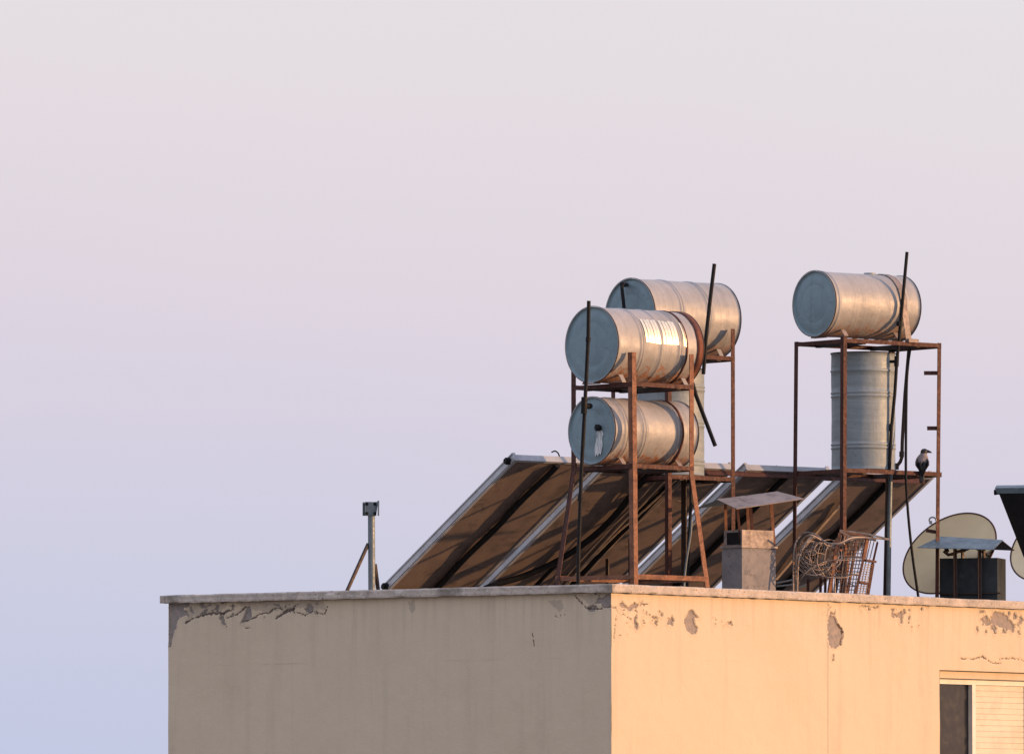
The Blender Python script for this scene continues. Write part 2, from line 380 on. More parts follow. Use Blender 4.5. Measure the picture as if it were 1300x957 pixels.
Rp = [[(785,766),(791,764),(793,768),(797,771),(806,764),(811,767),(808,771),(803,772),(798,777),(795,773),(789,771)],
      [(805,783),(809,779),(808,787),(811,794),(809,801),(805,796),(804,789)],
      [(870,783),(873,775),(878,774),(884,780),(888,783),(881,785),(882,790),(886,796),(884,805),(876,804),(871,801),(869,792)],
      [(1051,787),(1055,782),(1060,783),(1064,793),(1069,799),(1070,808),(1067,818),(1060,824),(1053,822),(1051,815)],
      [(1056,832),(1059,829),(1058,836),(1055,841)],
      [(1257,783),(1268,779),(1279,781),(1281,787),(1288,793),(1286,803),(1277,797),(1268,796),(1258,790)]]
def sp(x0, y0, x1, y1, th, d, n):
    a = wall_st(x0, y0, d, n); b = wall_st(x1, y1, d, n); return (min(a[0], b[0]), a[1], max(a[0], b[0]), b[1], th)
Rs = [sp(820,774,868,796,.56,ub,nR), sp(784,760,830,812,.66,ub,nR), sp(895,783,935,796,.62,ub,nR), sp(1130,772,1155,792,.52,ub,nR), sp(1156,793,1166,801,.52,ub,nR),
      sp(1240,774,1300,806,.50,ub,nR), sp(1166,768,1180,776,.56,ub,nR), sp(1085,766,1122,777,.62,ub,nR), sp(1045,765,1060,790,.58,ub,nR), sp(1210,768,1225,778,.58,ub,nR), sp(1234,793,1244,800,.56,ub,nR)]
Rc = [([(776,770),(782,771),(784,778),(781,790),(779,815)],.003), ([(786,778),(792,780),(800,785)],.002), ([(1218,835),(1235,837),(1247,833),(1258,841),(1270,842)],.0035), ([(1268,836),(1290,835),(1302,839)],.0028),
      ([(1092,770),(1097,768),(1106,770),(1104,775),(1098,775)],.002), ([(813,767),(822,767)],.004),([(1064,793),(1069,799),(1070,808),(1067,818)],.006),([(1051,768),(1056,772),(1053,780)],.003)]
W0 = wall_st(1192, 850, ub, nR); W1 = W0[0]+1.35
hole = (W0[0], W1, W0[1]+0.0)
jt = wall_st(1050.5, 800, ub, nR)[0]
wr = wear_wall('wall', ub, nR, 6.6, 1.75, [cv(q, ub, nR) for q in Rp], Rs, [(cv(q, ub, nR), wd) for q, wd in Rc], [], bld, hole, jt)
wr['label'] = 'sunlit wall with plaster flaked off in small brown patches'
Lp = [[(216,760),(240,764),(243,768),(234,771),(229,778),(226,790),(220,805),(217,822),(214,822),(213,760)],
      [(305,791),(309,785),(312,771),(317,770),(320,782),(314,788)], [(277,785),(284,780),(287,795),(283,792)], [(388,775),(390,767),(395,765),(396,773),(392,780)],
      [(745,772),(750,768),(757,770),(756,776),(750,777)], [(757,762),(776,752),(776,771),(765,768)], [(258,768),(266,767),(270,769),(264,770)], [(222,768),(232,772),(240,780),(228,784)]]
Lst = [[(518,764),(526,762),(528,772),(524,780),(520,774)], [(695,763),(714,762),(715,772),(710,777),(704,770)], [(236,766),(262,764),(290,767),(280,776),(250,781),(238,786)],
       [(735,756),(776,752),(776,764),(750,768)],[(300,764),(345,760),(380,764),(410,762),(414,774),(380,772),(340,776),(310,772)]]
Lc = [([(236,790),(252,782),(265,779),(283,778),(296,772)],.007), ([(288,784),(300,780),(312,770)],.006), ([(310,789),(322,784),(330,779),(340,778),(350,772),(358,773)],.006),
      ([(350,784),(362,777),(372,773),(375,768)],.009), ([(375,776),(388,781),(395,776),(405,778),(412,780),(416,769)],.004), ([(728,755),(742,769),(748,773),(760,773),(776,769)],.0045),
      ([(310,796),(318,798)],.003), ([(676,804),(677,820)],.0022), ([(705,782),(710,785),(712,781)],.002),([(716,780),(718,775)],.002)]
wl = wear_wall('wall', lb, nL, LW, 1.75, [cv(q, lb, nL) for q in Lp], [sp(330,764,416,782,.66,lb,nL), sp(222,758,300,782,.60,lb,nL), sp(700,762,716,780,.66,lb,nL), sp(752,752,776,772,.55,lb,nL)],
          [(cv(q, lb, nL), wd) for q, wd in Lc], [cv(q, lb, nL) for q in Lst], bld)
wl['label'] = 'shaded wall with cracks under the coping'
# plain lower walls with window openings, and the two hidden walls
A_ = K+lb*LW; B_ = K+ub*RW; D_ = A_+ub*RW
def plain_wall(p0, d, length, ztop, zbot, holes, n, reveal=.16):
    mb = MB(); xs = sorted(set([0, length]+[h[0] for h in holes]+[h[1] for h in holes])); zs = sorted(set([zbot, ztop]+[h[2] for h in holes]+[h[3] for h in holes]))
    for a, b in zip(xs[:-1], xs[1:]):
        for c, e in zip(zs[:-1], zs[1:]):
            if any(h[0] <= (a+b)/2 <= h[1] and h[2] <= (c+e)/2 <= h[3] for h in holes): continue
            q = [p0+d*a+V((0,0,c)), p0+d*b+V((0,0,c)), p0+d*b+V((0,0,e)), p0+d*a+V((0,0,e))]; mb.add(q, [(0,1,2,3)])
    for h in holes:
        a, b, c, e = h; f = [p0+d*a+V((0,0,c)), p0+d*b+V((0,0,c)), p0+d*b+V((0,0,e)), p0+d*a+V((0,0,e))]; r = [q-n*reveal for q in f]
        for i in range(4):
            if len(h) > 4 or True: mb.add([f[i], f[(i+1)%4], r[(i+1)%4], r[i]], [(0,1,2,3)])
    return mb.build('wall', PLASTER, bld)
zt = ZC-1.75
wtop = ZC-W0[1]; wbot = wtop-1.25
K0 = V((K.x, K.y, 0))
lowR = [(W0[0], W1, wbot, zt)]
for fl in range(1, 4):
    for sx_ in (1.0, W0[0], 6.9): lowR.append((sx_, sx_+1.35, wbot-2.95*fl, wtop-2.95*fl))
plain_wall(K0, ub, 6.6, zt, 0, [h for h in lowR if h[1] < 6.6], nR)
plain_wall(K0+ub*6.6, ub, RW-6.6, ZC, 0, [(h[0]-6.6, h[1]-6.6, h[2], h[3]) for h in lowR if h[0] > 6.6], nR)
lowL = [(1.4, 2.7, wbot-2.95*fl, wtop-2.95*fl) for fl in range(1, 4)]
plain_wall(K0, lb, LW, zt, 0, lowL, nL)
plain_wall(A_, ub, RW, ZC, 0, [], -nR); plain_wall(B_, lb, LW, ZC, 0, [], -nL)
# reveals of the top window (dense wall part)
mb = MB()
f = [K0+ub*W0[0]+V((0,0,zt)), K0+ub*W0[0]+V((0,0,wtop)), K0+ub*W1+V((0,0,wtop)), K0+ub*W1+V((0,0,zt))]
for i in range(3): mb.add([f[i]+nR*.008, f[i+1]+nR*.008, f[i+1]-nR*.16, f[i]-nR*.16], [(0,1,2,3)])
mb.build('wall', PLASTER, bld)
def window(p0, d, n, a, b, zb, ztp, shutter_left=.47):
    fr = MB(); y0 = .13; e = .045
    q = lambda s_, z, y: p0+d*s_+V((0,0,z))-n*y
    for (s0, s1, z0, z1) in ((a, a+e, zb, ztp), (b-e, b, zb, ztp), (a+e, b-e, ztp-e, ztp), (a+e, b-e, zb, zb+e), ((a+b)/2-e/2-.09, (a+b)/2+e/2-.09, zb+e, ztp-e)):
        fr.box(q((s0+s1)/2, (z0+z1)/2, y0), d*((s1-s0)/2), n*.03, V((0,0,(z1-z0)/2)))
    w_ = fr.build('window', WHITEF, bld)
    gl_ = MB(); gl_.add([q(a, zb, y0+.012), q(b, zb, y0+.012), q(b, ztp, y0+.012), q(a, ztp, y0+.012)], [(0,1,2,3)]); gl_.build('pane', GLASS, w_)
    sh = MB(); m_ = (a+b)/2-.09+e/2; zz = ztp-e
    while zz > zb+e+.04:
        sh.box(q((m_+b-e)/2, zz-.024, y0-.006), d*((b-e-m_)/2-.003), n*.006, V((0,0,.0225))); zz -= .048
    sh.box(q((m_+b-e)/2, (zb+e+ztp-e)/2, y0+.002), d*((b-e-m_)/2-.001), n*.004, V((0,0,(ztp-zb)/2-e-.001)))
    sh.build('shutter', SHUT, w_)
    si = MB(); si.box(q((a+b)/2, zb-.02, .05), d*((b-a)/2+.04), n*.12, V((0,0,.02))); si.build('sill', COPING, w_)
window(K0, ub, nR, W0[0], W1, wbot, wtop-.065)
lh = MB(); lh.box(K0+ub*((W0[0]+W1)/2)+V((0,0,wtop-.033))-nR*.10, ub*((W1-W0[0])/2-.002), nR*.055, V((0,0,.031))); lh.build('lintel', PLASTER, bld)
for h in lowR[1:]: window(K0, ub, nR, *h)
for h in lowL: window(K0, lb, nL, *h)
# coping with worn edges, mitred at the corners
OV = .048
def coping(p0, p1, n, n0, n1, label=None):
    """slab on the wall from p0 to p1, outward n; n0/n1 outward normals of neighbours for the mitre"""
    d = (p1-p0).normalized(); L = (p1-p0).length
    def mit(nn): # outward extension along d for unit overhang
        return 0 if nn is None else (1-n.dot(nn))/abs(d.dot(nn))
    m0, m1 = mit(n0), mit(n1); nn_ = int(L/.012); mb = MB(); sec = 0
    prof = [(OV,0),(OV+.002,.012),(OV,.034),(OV+.001,.056),(OV-.006,.066),(OV-.03,.068),(-.1,.069),(-.30,.068),(-.30,0)]
    vs = []; 
    for i in range(nn_+1):
        tt = i/nn_
        for j, (oo, zz) in enumerate(prof):
            s0 = -m0*oo; s1 = L+m1*oo; s_ = s0+(s1-s0)*tt
            c = p0+d*s_
            k = mnoise.noise(V((c.x*9, c.y*9, zz*20)))*.003+mnoise.noise(V((c.x*30, c.y*30, zz*60)))*.002
            brk = .03*max(0, 1-abs((c-K0).length-((A_-K0).length*.62))/.06) if n is nL else 0
            chip = brk*(j in (3,4,5))+max(0, mnoise.noise(V((c.x*5+3, c.y*5, 7)))-.35)*.05 if j in (0, 4, 3) else 0
            kz = mnoise.noise(V((c.x*2.1, c.y*2.1, 3.3)))*.004+(mnoise.noise(V((c.x*22, c.y*22, 3.3)))*.0018 if j > 2 else 0)
            low = -mnoise.noise(V((c.x*11, c.y*11, 1)))*.005 if j in (0,8) else 0
            out = oo+(k if j < 6 else 0)-chip
            vs.append(c+n*out+V((0,0,ZC+.001+zz+kz*(zz > .03)+low-chip*.3*(j > 2))))
    m_ = len(prof); fs = []
    for i in range(nn_):
        for j in range(m_): fs.append((i*m_+j, i*m_+(j+1)%m_, (i+1)*m_+(j+1)%m_, (i+1)*m_+j))
    mb.add(vs, fs); mb.add(vs[:m_], [tuple(range(m_))]); mb.add(vs[-m_:], [tuple(range(m_))])
    o = mb.build('coping', COPING, bld)
    return o
coping(K0, B_, nR, nL, -nL*1.0); coping(A_, K0, nL, None, nR)
coping(D_, A_, -nR, -nL, None)
ce = MB(); ce.box(A_+lb*.024+ub*.1+nL*.0+V((0,0,ZC+.033)), lb*.024, ub*.148, V((0,0,.031))); ce.build('coping', COPING, bld)
ROOFZ = TOP-.58
rf = MB(); rf.add([K0+V((0,0,ROOFZ)), B_+V((0,0,ROOFZ)), D_+V((0,0,ROOFZ)), A_+V((0,0,ROOFZ))], [(0,1,2,3)]); rf.build('roof', ROOFM, bld)
ins = MB()
ctr = (K0+B_+D_+A_)/4
cin = [q+(ctr-q)*.085 for q in (K0, B_, D_, A_)]
for i in range(4):
    a, b = cin[i], cin[(i+1)%4]
    ins.add([a+V((0,0,ROOFZ)), b+V((0,0,ROOFZ)), b+V((0,0,ZC)), a+V((0,0,ZC))], [(0,1,2,3)])
ins.build('wall', PLASTER, bld)

# ------------------------------------------------------------------ tank stands
Z1 = V((0,0,1))
def uv(R):
    r = math.radians(R); return V((math.sin(r), math.cos(r), 0)), V((-math.cos(r), math.sin(r), 0))
class Stand: pass
def stand(label, px, Y, R, a, b, shelves, tops, feet, w=.045, low=None, orange=None, bar=.035):
    """tops: top z for legs N,R,L,B; feet: (dx along u, dy along v, z) at foot"""
    s = Stand(); u, v = uv(R); s.u, s.v = u, v
    x = (px-650)/F*Y; n = V((P(px, 560, Y).x, Y, 0)); s.N = n; s.R = n+u*a; s.L = n+v*b; s.B = n+u*a+v*b; s.a, s.b = a, b
    t_ = thing('tank_stand', label, 'stand', (s.N+s.B)/2+V((0,0,ROOFZ)), 'rusty steel stands for the water tanks'); s.t = t_
    for i, (q, du, dv) in enumerate(((s.N, u, v), (s.R, -u, v), (s.L, u, -v), (s.B, -u, -v))):
        mb = MB(); zt_ = tops[i]; knee, fx, fy, fz = feet[i]
        kz = zt_ if knee is None else knee
        m_ = RUST if i != 3 else DARKR
        if orange and i in orange: m_ = RUSTO if orange[i] else RUST
        foot = q+u*fx+v*fy+V((0,0,fz))
        if knee is None: mb.angle(q+V((0,0,zt_)), foot, w, du, dv, .006)
        else:
            mb.angle(q+V((0,0,zt_)), q+V((0,0,kz-.05)), w, du, dv, .006)
            mb.angle(q+V((0,0,kz))+du*.006+dv*.006, foot, w, du, dv, .006)
        mb.box(foot+V((0,0,.004))+du*.02+dv*.02, u*.05, v*.05, Z1*.004)
        mb.build('leg', m_, t_)
    for k, z in enumerate(shelves):
        mb = MB(); e = V((0,0,z)); wb = bar
        out = -.001
        mb.angle(s.N+e+v*out, s.R+e+v*out, wb, -Z1, v, .005); mb.angle(s.L+e-v*out, s.B+e-v*out, wb, -Z1, -v, .005)
        mb.angle(s.N+e+u*out-Z1*.006, s.L+e+u*out-Z1*.006, wb, -Z1, u, .005); mb.angle(s.R+e-u*out-Z1*.006, s.B+e-u*out-Z1*.006, wb, -Z1, -u, .005)
        mb.build('shelf_frame', RUST, t_)
        cb = MB()
        for q in (.22, .78):
            p0 = s.N+u*(a*q)+e-Z1*.024; cb.bar(p0+v*.012, p0+v*(b-.012), .04, .035)
        cb.build('crossbar', DARKR, t_)
    if low is not None:
        mb = MB(); e = V((0,0,low)); 
        f = []
        for q, ft_, tp_ in zip((s.N, s.R, s.L, s.B), feet, tops):
            kz = tp_ if ft_[0] is None else ft_[0]; fr_ = (kz-low)/(kz-ft_[3]); f.append(q+(u*ft_[1]+v*ft_[2])*fr_)
        mb.angle(f[0]+e, f[1]+e, .04, -Z1, v, .005); mb.angle(f[0]+e-Z1*.006, f[2]+e-Z1*.006, .035, -Z1, u, .005)
        mb.angle(f[2]+e, f[3]+e, .035, -Z1, -v, .005); mb.angle(f[1]+e-Z1*.006, f[3]+e-Z1*.006, .035, -Z1, -u, .005)
        mb.build('tie_bar', RUSTO, t_)
    return s

def body_profile(L, r, ribs, lip=.012):
    pr = [(0, r-.002), (.0, r+.004), (.012, r+.004), (.014, r)]
    for x in sorted(ribs): pr += [(x-.011, r), (x-.006, r+.005), (x+.000, r+.006), (x+.006, r+.005), (x+.011, r)]
    n = 24; flat = [(L*k/n, r) for k in range(1, n) if all(abs(L*k/n-x) > .018 for x in ribs)]
    pr = sorted(pr+flat, key=lambda q: q[0]) ; pr = [pr[0]]+pr[1:]
    pr += [(L-.014, r), (L-.012, r+.004), (L, r+.004), (L, r-.002)]
    return pr
def cap_profile(r, h, s_):   # pressed end: recess, concentric rings
    return [(s_*.000, r-.001), (s_*.014, r-.006), (s_*.016, r-.02), (s_*.0065, r-.05), (s_*.0025, r*.62), (s_*.0035, r*.60), (s_*.0035, r*.585), (s_*.0025, r*.565), (s_*.001, r*.2), (s_*.0005, .0001)]
tanks = []
def tank(label, c0, ax, L, r, ribs, mat, capmat=None, bands=(), seed=0, group='metal water tanks', wob=.004, name='water_tank', cat='water tank'):
    ax = ax.normalized(); c0 = V(c0)
    mid = c0+ax*L/2
    base = V((mid.x, mid.y, mid.z-r)) if abs(ax.z) < .5 else c0
    t_ = thing(name, label, cat, base, group)
    b = MB(); b.lathe(c0, ax, body_profile(L, r, ribs), 112, wob, seed); bo = b.build('body', mat, t_)
    at = bo.data.attributes.new('axial', 'FLOAT', 'POINT'); at.data.foreach_set('value', [(V(q)-c0).dot(ax)+seed*3.7 for q in b.v])
    for x in (.0, L-.009):
        c = MB(); c.lathe(c0+ax*x, ax, [(0, r+.0045), (0, r+.0075), (.009, r+.0075), (.009, r+.0045)], 96, 0, seed); c.build('rim', DARKR, t_)
    for (q, s_) in ((c0, 1), (c0+ax*L, -1)):
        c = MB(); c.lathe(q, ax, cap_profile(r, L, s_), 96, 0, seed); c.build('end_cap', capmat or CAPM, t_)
    for (x, w_, m_) in bands:
        c = MB(); c.lathe(c0+ax*x, ax, [(0, r+.001), (0, r+.009), (w_, r+.009), (w_, r+.001)], 96, wob, seed); c.build('band', m_, t_)
    return t_
def saddles(t_, c0, ax, r, xs, mat, h=.10):   # small bent brackets clasping the belly
    ax = ax.normalized(); side = ax.cross(Z1).normalized()
    for x in xs:
        for sd in (1, -1):
            mb = MB(); q = V(c0)+ax*x
            for a0 in (38,):
                a = math.radians(a0); p1 = q+side*sd*math.sin(a)*(r+.006)-Z1*math.cos(a)*(r+.006); foot = q+side*sd*(math.sin(a)*(r)+.045)-Z1*(r-.002)
                mb.bar(p1, foot, .045, .006, ax); a2 = math.radians(12)
                p2 = q+side*sd*math.sin(a2)*(r+.004)-Z1*(math.cos(a2)*(r+.004)-.0); mb.bar(foot, V((p2.x, p2.y, foot.z)), .045, .006, ax)
            mb.build('saddle', mat, t_)

# --- stand 1 (nearest) and its two tanks
R1 = 47; u1, v1 = uv(R1)
cY = 69.19
capU = P(751, 437.5, cY); rU = .5*96.5/F*cY
capL = P(749, 546.5, cY); rL = .5*85/F*cY
capL = V((capU.x, capU.y, capL.z))+u1*.0
shU = capU.z-rU-.004; shL = capL.z-rL-.006
rz = ROOFZ
def dz(py, Y): return zat(py, Y)
s1 = stand('rusty steel stand at the front carrying two stacked tanks, with splayed legs', 802, 69.0, R1, .70, .71, [shU, shL],
           [zat(447, 69.0), zat(450, 69.5), shU+.12, shU+.12],
           [(None, .01, -.02, rz), (zat(592, 69.5), .24, -.06, rz), (zat(588, 69.5), -.26, .06, rz), (None, .05, .05, rz)],
           w=.047, low=zat(729, 69.1), orange={1: 1, 0: 1})
LU = .975; LL = .95
tU = tank('dented tank high on the front stand, with painted-on glare and a rusty rear end', capU, u1, LU, rU, [.27, .30, .50, .70, .73], GALV, None, [(LU-.075, .06, RUSTB), (LU-.20, .012, RUSTB)], 1)
tank_L = tank('smaller tank low on the front stand, chalky drip on its round end', capL, u1, LL, rL, [.13, .16, .33, .36, .70, .73], GALV, None, [(LL-.19, .018, RUSTB)], 2)
saddles(tU, capU, u1, rU, (.14, LU-.13), GALV); saddles(tank_L, capL, u1, rL, (.16, LL-.15), TIN)
# glare on the upper tank put into pale curved plates that follow the round
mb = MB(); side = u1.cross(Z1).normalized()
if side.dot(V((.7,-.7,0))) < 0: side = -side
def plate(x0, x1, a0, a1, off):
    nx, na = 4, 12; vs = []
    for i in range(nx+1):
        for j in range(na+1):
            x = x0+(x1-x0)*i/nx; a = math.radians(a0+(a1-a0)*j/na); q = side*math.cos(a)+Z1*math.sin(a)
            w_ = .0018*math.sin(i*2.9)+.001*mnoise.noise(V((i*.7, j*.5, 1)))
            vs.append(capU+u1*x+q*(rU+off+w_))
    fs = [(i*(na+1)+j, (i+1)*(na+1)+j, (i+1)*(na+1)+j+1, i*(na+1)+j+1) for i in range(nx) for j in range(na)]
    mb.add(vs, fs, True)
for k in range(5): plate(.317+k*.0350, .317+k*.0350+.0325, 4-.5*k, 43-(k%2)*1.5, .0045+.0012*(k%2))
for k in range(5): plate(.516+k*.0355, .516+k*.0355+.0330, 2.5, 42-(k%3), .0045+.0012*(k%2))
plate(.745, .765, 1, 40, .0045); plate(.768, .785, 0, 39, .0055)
mb.build('glare_plate', GLARE, tU)
# outlet and limescale on the lower tank's end
pc = P(762, 547, cY-.0); 
oc = capL+(-u1)*.0; oc = on_plane(761, 543, capL-u1*.004, u1)
mb = MB(); mb.tube([oc+u1*.01, oc-u1*.03], .022, 14); mb.tube([oc-u1*.012, oc-u1*.032], .03, 6); mb.tube([oc-u1*.028, oc-u1*.034+V((0,0,-.02))], .013, 8); mb.build('outlet', BLACK, tank_L)
mb = MB(); sv = v1
pts = [(-.035,-.01),(-.01,.012),(.03,.006),(.045,-.03),(.03,-.05),(.035,-.12),(.012,-.19),(-.004,-.175),(-.02,-.2),(-.036,-.18),(-.05,-.205),(-.058,-.15),(-.045,-.09),(-.03,-.04)]
vv = [oc-u1*.0006+(-v1)*a+Z1*(b-.03) for a, b in pts]; vb = [q+u1*.004 for q in vv]; nn = len(pts)
mb.add(vv+vb, [tuple(range(nn))]+[(i, (i+1)%nn, nn+(i+1)%nn, nn+i) for i in range(nn)]); mb.build('limescale', LIME, tank_L)

# --- stand 3 (behind the front one)
R3 = 50; u3, v3 = uv(R3); c3Y = 70.91
cap3 = P(799.5, 401.5, c3Y); r3 = .5*96/F*c3Y; sh3 = cap3.z-r3-.005
sh3l = zat(604, 70.95)
# --- stand 2 (right)
R2 = 51.2; u2, v2 = uv(R2); c2Y = 71.40
cap2 = P(1033.5, 385.5, c2Y); r2 = .5*83/F*c2Y; sh2 = cap2.z-r2-.03
sh2l = zat(594, 71.2)
# --- collectors plane
PL = 2.045; TH = .074
T0 = P(652, 584, 69.95); up_, vp_ = uv(51.2); TILT = math.radians(31)
down = vp_*math.cos(TILT)-Z1*math.sin(TILT); nb = (up_.cross(down)).normalized()
if nb.z > 0: nb = -nb     # underside normal
def tpx(px): k = (px-650)/F; return k*T0.y/(up_.x-up_.y*k)
def under(px, py, off=0): return on_plane(px, py, T0+nb*off, nb)
def PT(px, Y):
    q = V(((px-650)/F*Y, Y, 0)); k = (q-V((T0.x, T0.y, 0))).dot(vp_); return T0.z-k*math.tan(TILT)+TH/math.cos(TILT)+.002
s3 = stand('rusty steel stand behind the front stand, carrying one lying and one upright tank', 848, 70.7, R3, .74, .72, [sh3, sh3l],
           [sh3+.22, zat(418, 71.2), sh3+.02, sh3+.02],
           [(None, 0, 0, rz), (None, 0, 0, rz), (None, .0, .0, PT(776, 71.25)), (None, .0, .0, PT(860, 71.8))], w=.04)
L3 = .96
t3 = tank('large tank lying on the rear stand, partly behind the front tanks', cap3, u3, L3, r3, [.30, .33, .60, .63], GALV2, None, [], 3)
saddles(t3, cap3, u3, r3, (.16, L3-.15), GALV)
cv3 = (s3.N+s3.B)/2; cv3 = V((P(851, 540, cv3.y).x, cv3.y, sh3l+.003))
tank('upright tank on the rear stand, half hidden by the lying tanks', cv3, Z1, .90, .283, [.10, .13, .42, .45, .72, .75], GALVV, GALVV, [], 4, wob=.003)
s2 = stand('tall open steel stand at the right carrying a lying tank above an upright one', 1071, 71.2, R2, 1.092, .625, [sh2, sh2l],
           [sh2+.012, sh2+.004, sh2+.002, sh2+.002],
           [(None, -.02, 0, rz), (None, -.045, 0, rz), (None, -.04, 0, rz), (None, -.09, 0, rz)], w=.038)
L2 = .955
t2 = tank('clean tank lying on top of the right stand, pale strap near its far end', cap2, u2, L2, r2, [.05, .80], GALV2, None, [], 5, wob=.003)
saddles(t2, cap2, u2, r2, (.17, L2-.2), TIN)
c2v = (s2.N+s2.B)/2; c2v = V((P(1096, 540, c2v.y).x, c2v.y, sh2l+.003))
tank('upright ribbed tank on the lower shelf of the right stand beside the crow', c2v, Z1, zat(448.5, c2v.y)-sh2l-.003, .269, [.19, .22, .625, .655, .84], GALVV, GALVV, [], 6, wob=.003)
# strap on tank 2
mb = MB(); side2 = u2.cross(Z1).normalized()
if side2.y > 0: side2 = -side2
pts = []
for a in range(100, -1, -10):
    q = side2*math.cos(math.radians(a))+Z1*math.sin(math.radians(a)); pts.append(cap2+u2*(.755+.0*a)+q*(r2+.008))
pts.append(cap2+u2*.79+side2*(r2+.03)-Z1*(r2+.02))
for p0, p1 in zip(pts[:-1], pts[1:]): mb.bar(p0, p1, .062, .005, u2)
mb.bar(pts[-1]-u2*.02, pts[-1]+u2*.09+Z1*.0, .05, .03); mb.build('strap', TIN, t2)
mb = MB(); q = cap2+u2*.45-Z1*(r2-.01); mb.tube([q, q-Z1*.06], .022, 12); mb.build('outlet', BRASS, t2)
mb = MB(); q = cap2+u2*.62+Z1*(r2-.004); mb.tube([q, q+Z1*.016], .05, 20); mb.build('filler_cap', GALVV, t2)
# extra pieces of the right stand: ladder rungs on the far leg, diagonal pieces under the shelf
def rl(py): return P(1193, py, s2.R.y-.0)
for (py, x0) in ((471, 1173), (541, 1177)):
    mb = MB(); a = P(x0, py, s2.R.y); b = P(1192, py, s2.R.y); mb.angle(a, b, .034, -Z1, V((0,1,0)), .005); mb.build('rung', RUST, s2.t)
mb = MB(); a = P(1176, 671, s2.R.y); b = P(1189, 673, s2.R.y); mb.angle(a, b, .03, -Z1, V((0,1,0)), .005); mb.build('rung', RUST, s2.t)

# --- vent pipes and hoses
def pipe(label, pts, r=.016, mat=BLACK, name='vent_pipe', cat='pipe', group=None, extra=None, smooth=False):
    pts = [P(*p) if not isinstance(p, Vector) else p for p in pts]
    if smooth:
        out = []; 
        for i in range(len(pts)-1):
            p0 = pts[max(i-1,0)]; p1 = pts[i]; p2 = pts[i+1]; p3 = pts[min(i+2, len(pts)-1)]
            for k in range(8):
                t_ = k/8; out.append(.5*((2*p1)+(p2-p0)*t_+(2*p0-5*p1+4*p2-p3)*t_*t_+(3*p1-p0-3*p2+p3)*t_**3))
        pts = out+[pts[-1]]
    mb = MB(); mb.tube(pts, r, 12)
    if extra:
        for e in extra: mb.tube([P(*q) if not isinstance(q, Vector) else q for q in e[0]], e[1], 12)
    o = mb.build(name, mat); tag(o, label, cat, group); return o
pipe('thin black pipe rising in front of the round ends of the two front tanks', [(747.5,382,68.93),(746.7,430,68.93),(742.5,515,68.94),(738,600,68.98),(734.5,700,69.0),(734,742,69.0),(733.5,790,69.0)], .0155, smooth=False,
     extra=[([(741.9,504,68.94),(741.2,525,68.94)], .025), ([(746.9,428,68.93),(746.3,434,68.93)], .020), ([(736.6,628,69.0),(736.2,636,69.0)], .020), ([(742,515.5,68.94),(749,515.5,69.12)], .018), ([(747,515.5,69.05),(749,515.5,69.12)], .024)])
pipe('black pipe leaning up between the front tank and the rear tank', [(907,335,70.2),(901,385,70.2),(896,432,70.2),(893,475,70.2)], .016)
pipe('loose black tube hanging slantwise behind the right leg of the front stand', [(879,486,70.15),(884,503,70.15),(908,566,70.1)], .017)
pipe('short black elbow pipe on the round end of the rear tank', [(797,361.5,70.98),(790,361.5,70.8),(789.5,366,70.8),(792,388,70.8),(794,440,70.8)], .015, extra=[([(794,361.5,70.9),(790,361.5,70.8)], .021)])
pipe('tall thin black pipe rising past the far end of the right tank', [(1151.5,320,71.60),(1146,380,71.60),(1141.5,430,71.60),(1138.5,459,71.60),(1136,500,71.60),(1131.5,545,71.60),(1129,600,71.60)], .014,
     extra=[([(1138.5,452,71.60),(1138,465,71.60)], .020), ([(1138,459,71.60),(1128,459,71.65),(1121,458.5,71.68)], .013), ([(1127,459,71.65),(1120,458.5,71.68)], .021), ([(1141,408,71.60),(1141,414,71.60)], .019), ([(1131.5,538,71.60),(1131,547,71.60)], .017)])
pipe('brown drain pipe with a rusty elbow coming down behind the thin black pipe', [(1154.5,437,71.95),(1149,500,71.95),(1145.5,560,71.95),(1145,580,71.95),(1143,586,71.95),(1139,591,71.95)], .015, mat=DARKR,
     extra=[([(1144.8,573,71.95),(1144.6,580,71.95)], .021), ([(1138.5,588,71.95),(1138.5,596,71.95)], .018)], name='drain_pipe')
pipe('long thin black hose dropping from the right stand to the parapet by the dish', [(1157,434,71.90),(1152,470,71.90),(1150.5,520,71.80),(1150,595,71.55),(1151,625,71.53),(1154,665,71.53),(1159,710,71.55),(1165.5,755,71.60),(1170,790,71.65)], .0115, name='hose', cat='hose', smooth=True)
pipe('thick grey pipe standing behind the far leg under the right stand', [(1130.5,602,71.90),(1129,670,71.90),(1127.8,756,71.90),(1127,800,71.90)], .019, mat=GREY, name='drain_pipe')
pipe('thin black upright pipe behind the right leg of the front stand', [(877.5,575,70.3),(877,640,70.3),(874,700,70.3),(872,745,70.3),(872,790,70.3)], .013)
pipe('flat grey strip of conduit bent beside the thin upright pipe', [(878,660,70.2),(876.5,680,70.2),(871,715,70.2),(868.5,745,70.2),(868.5,780,70.2)], .009, mat=GREY, name='conduit', cat='conduit', smooth=True)

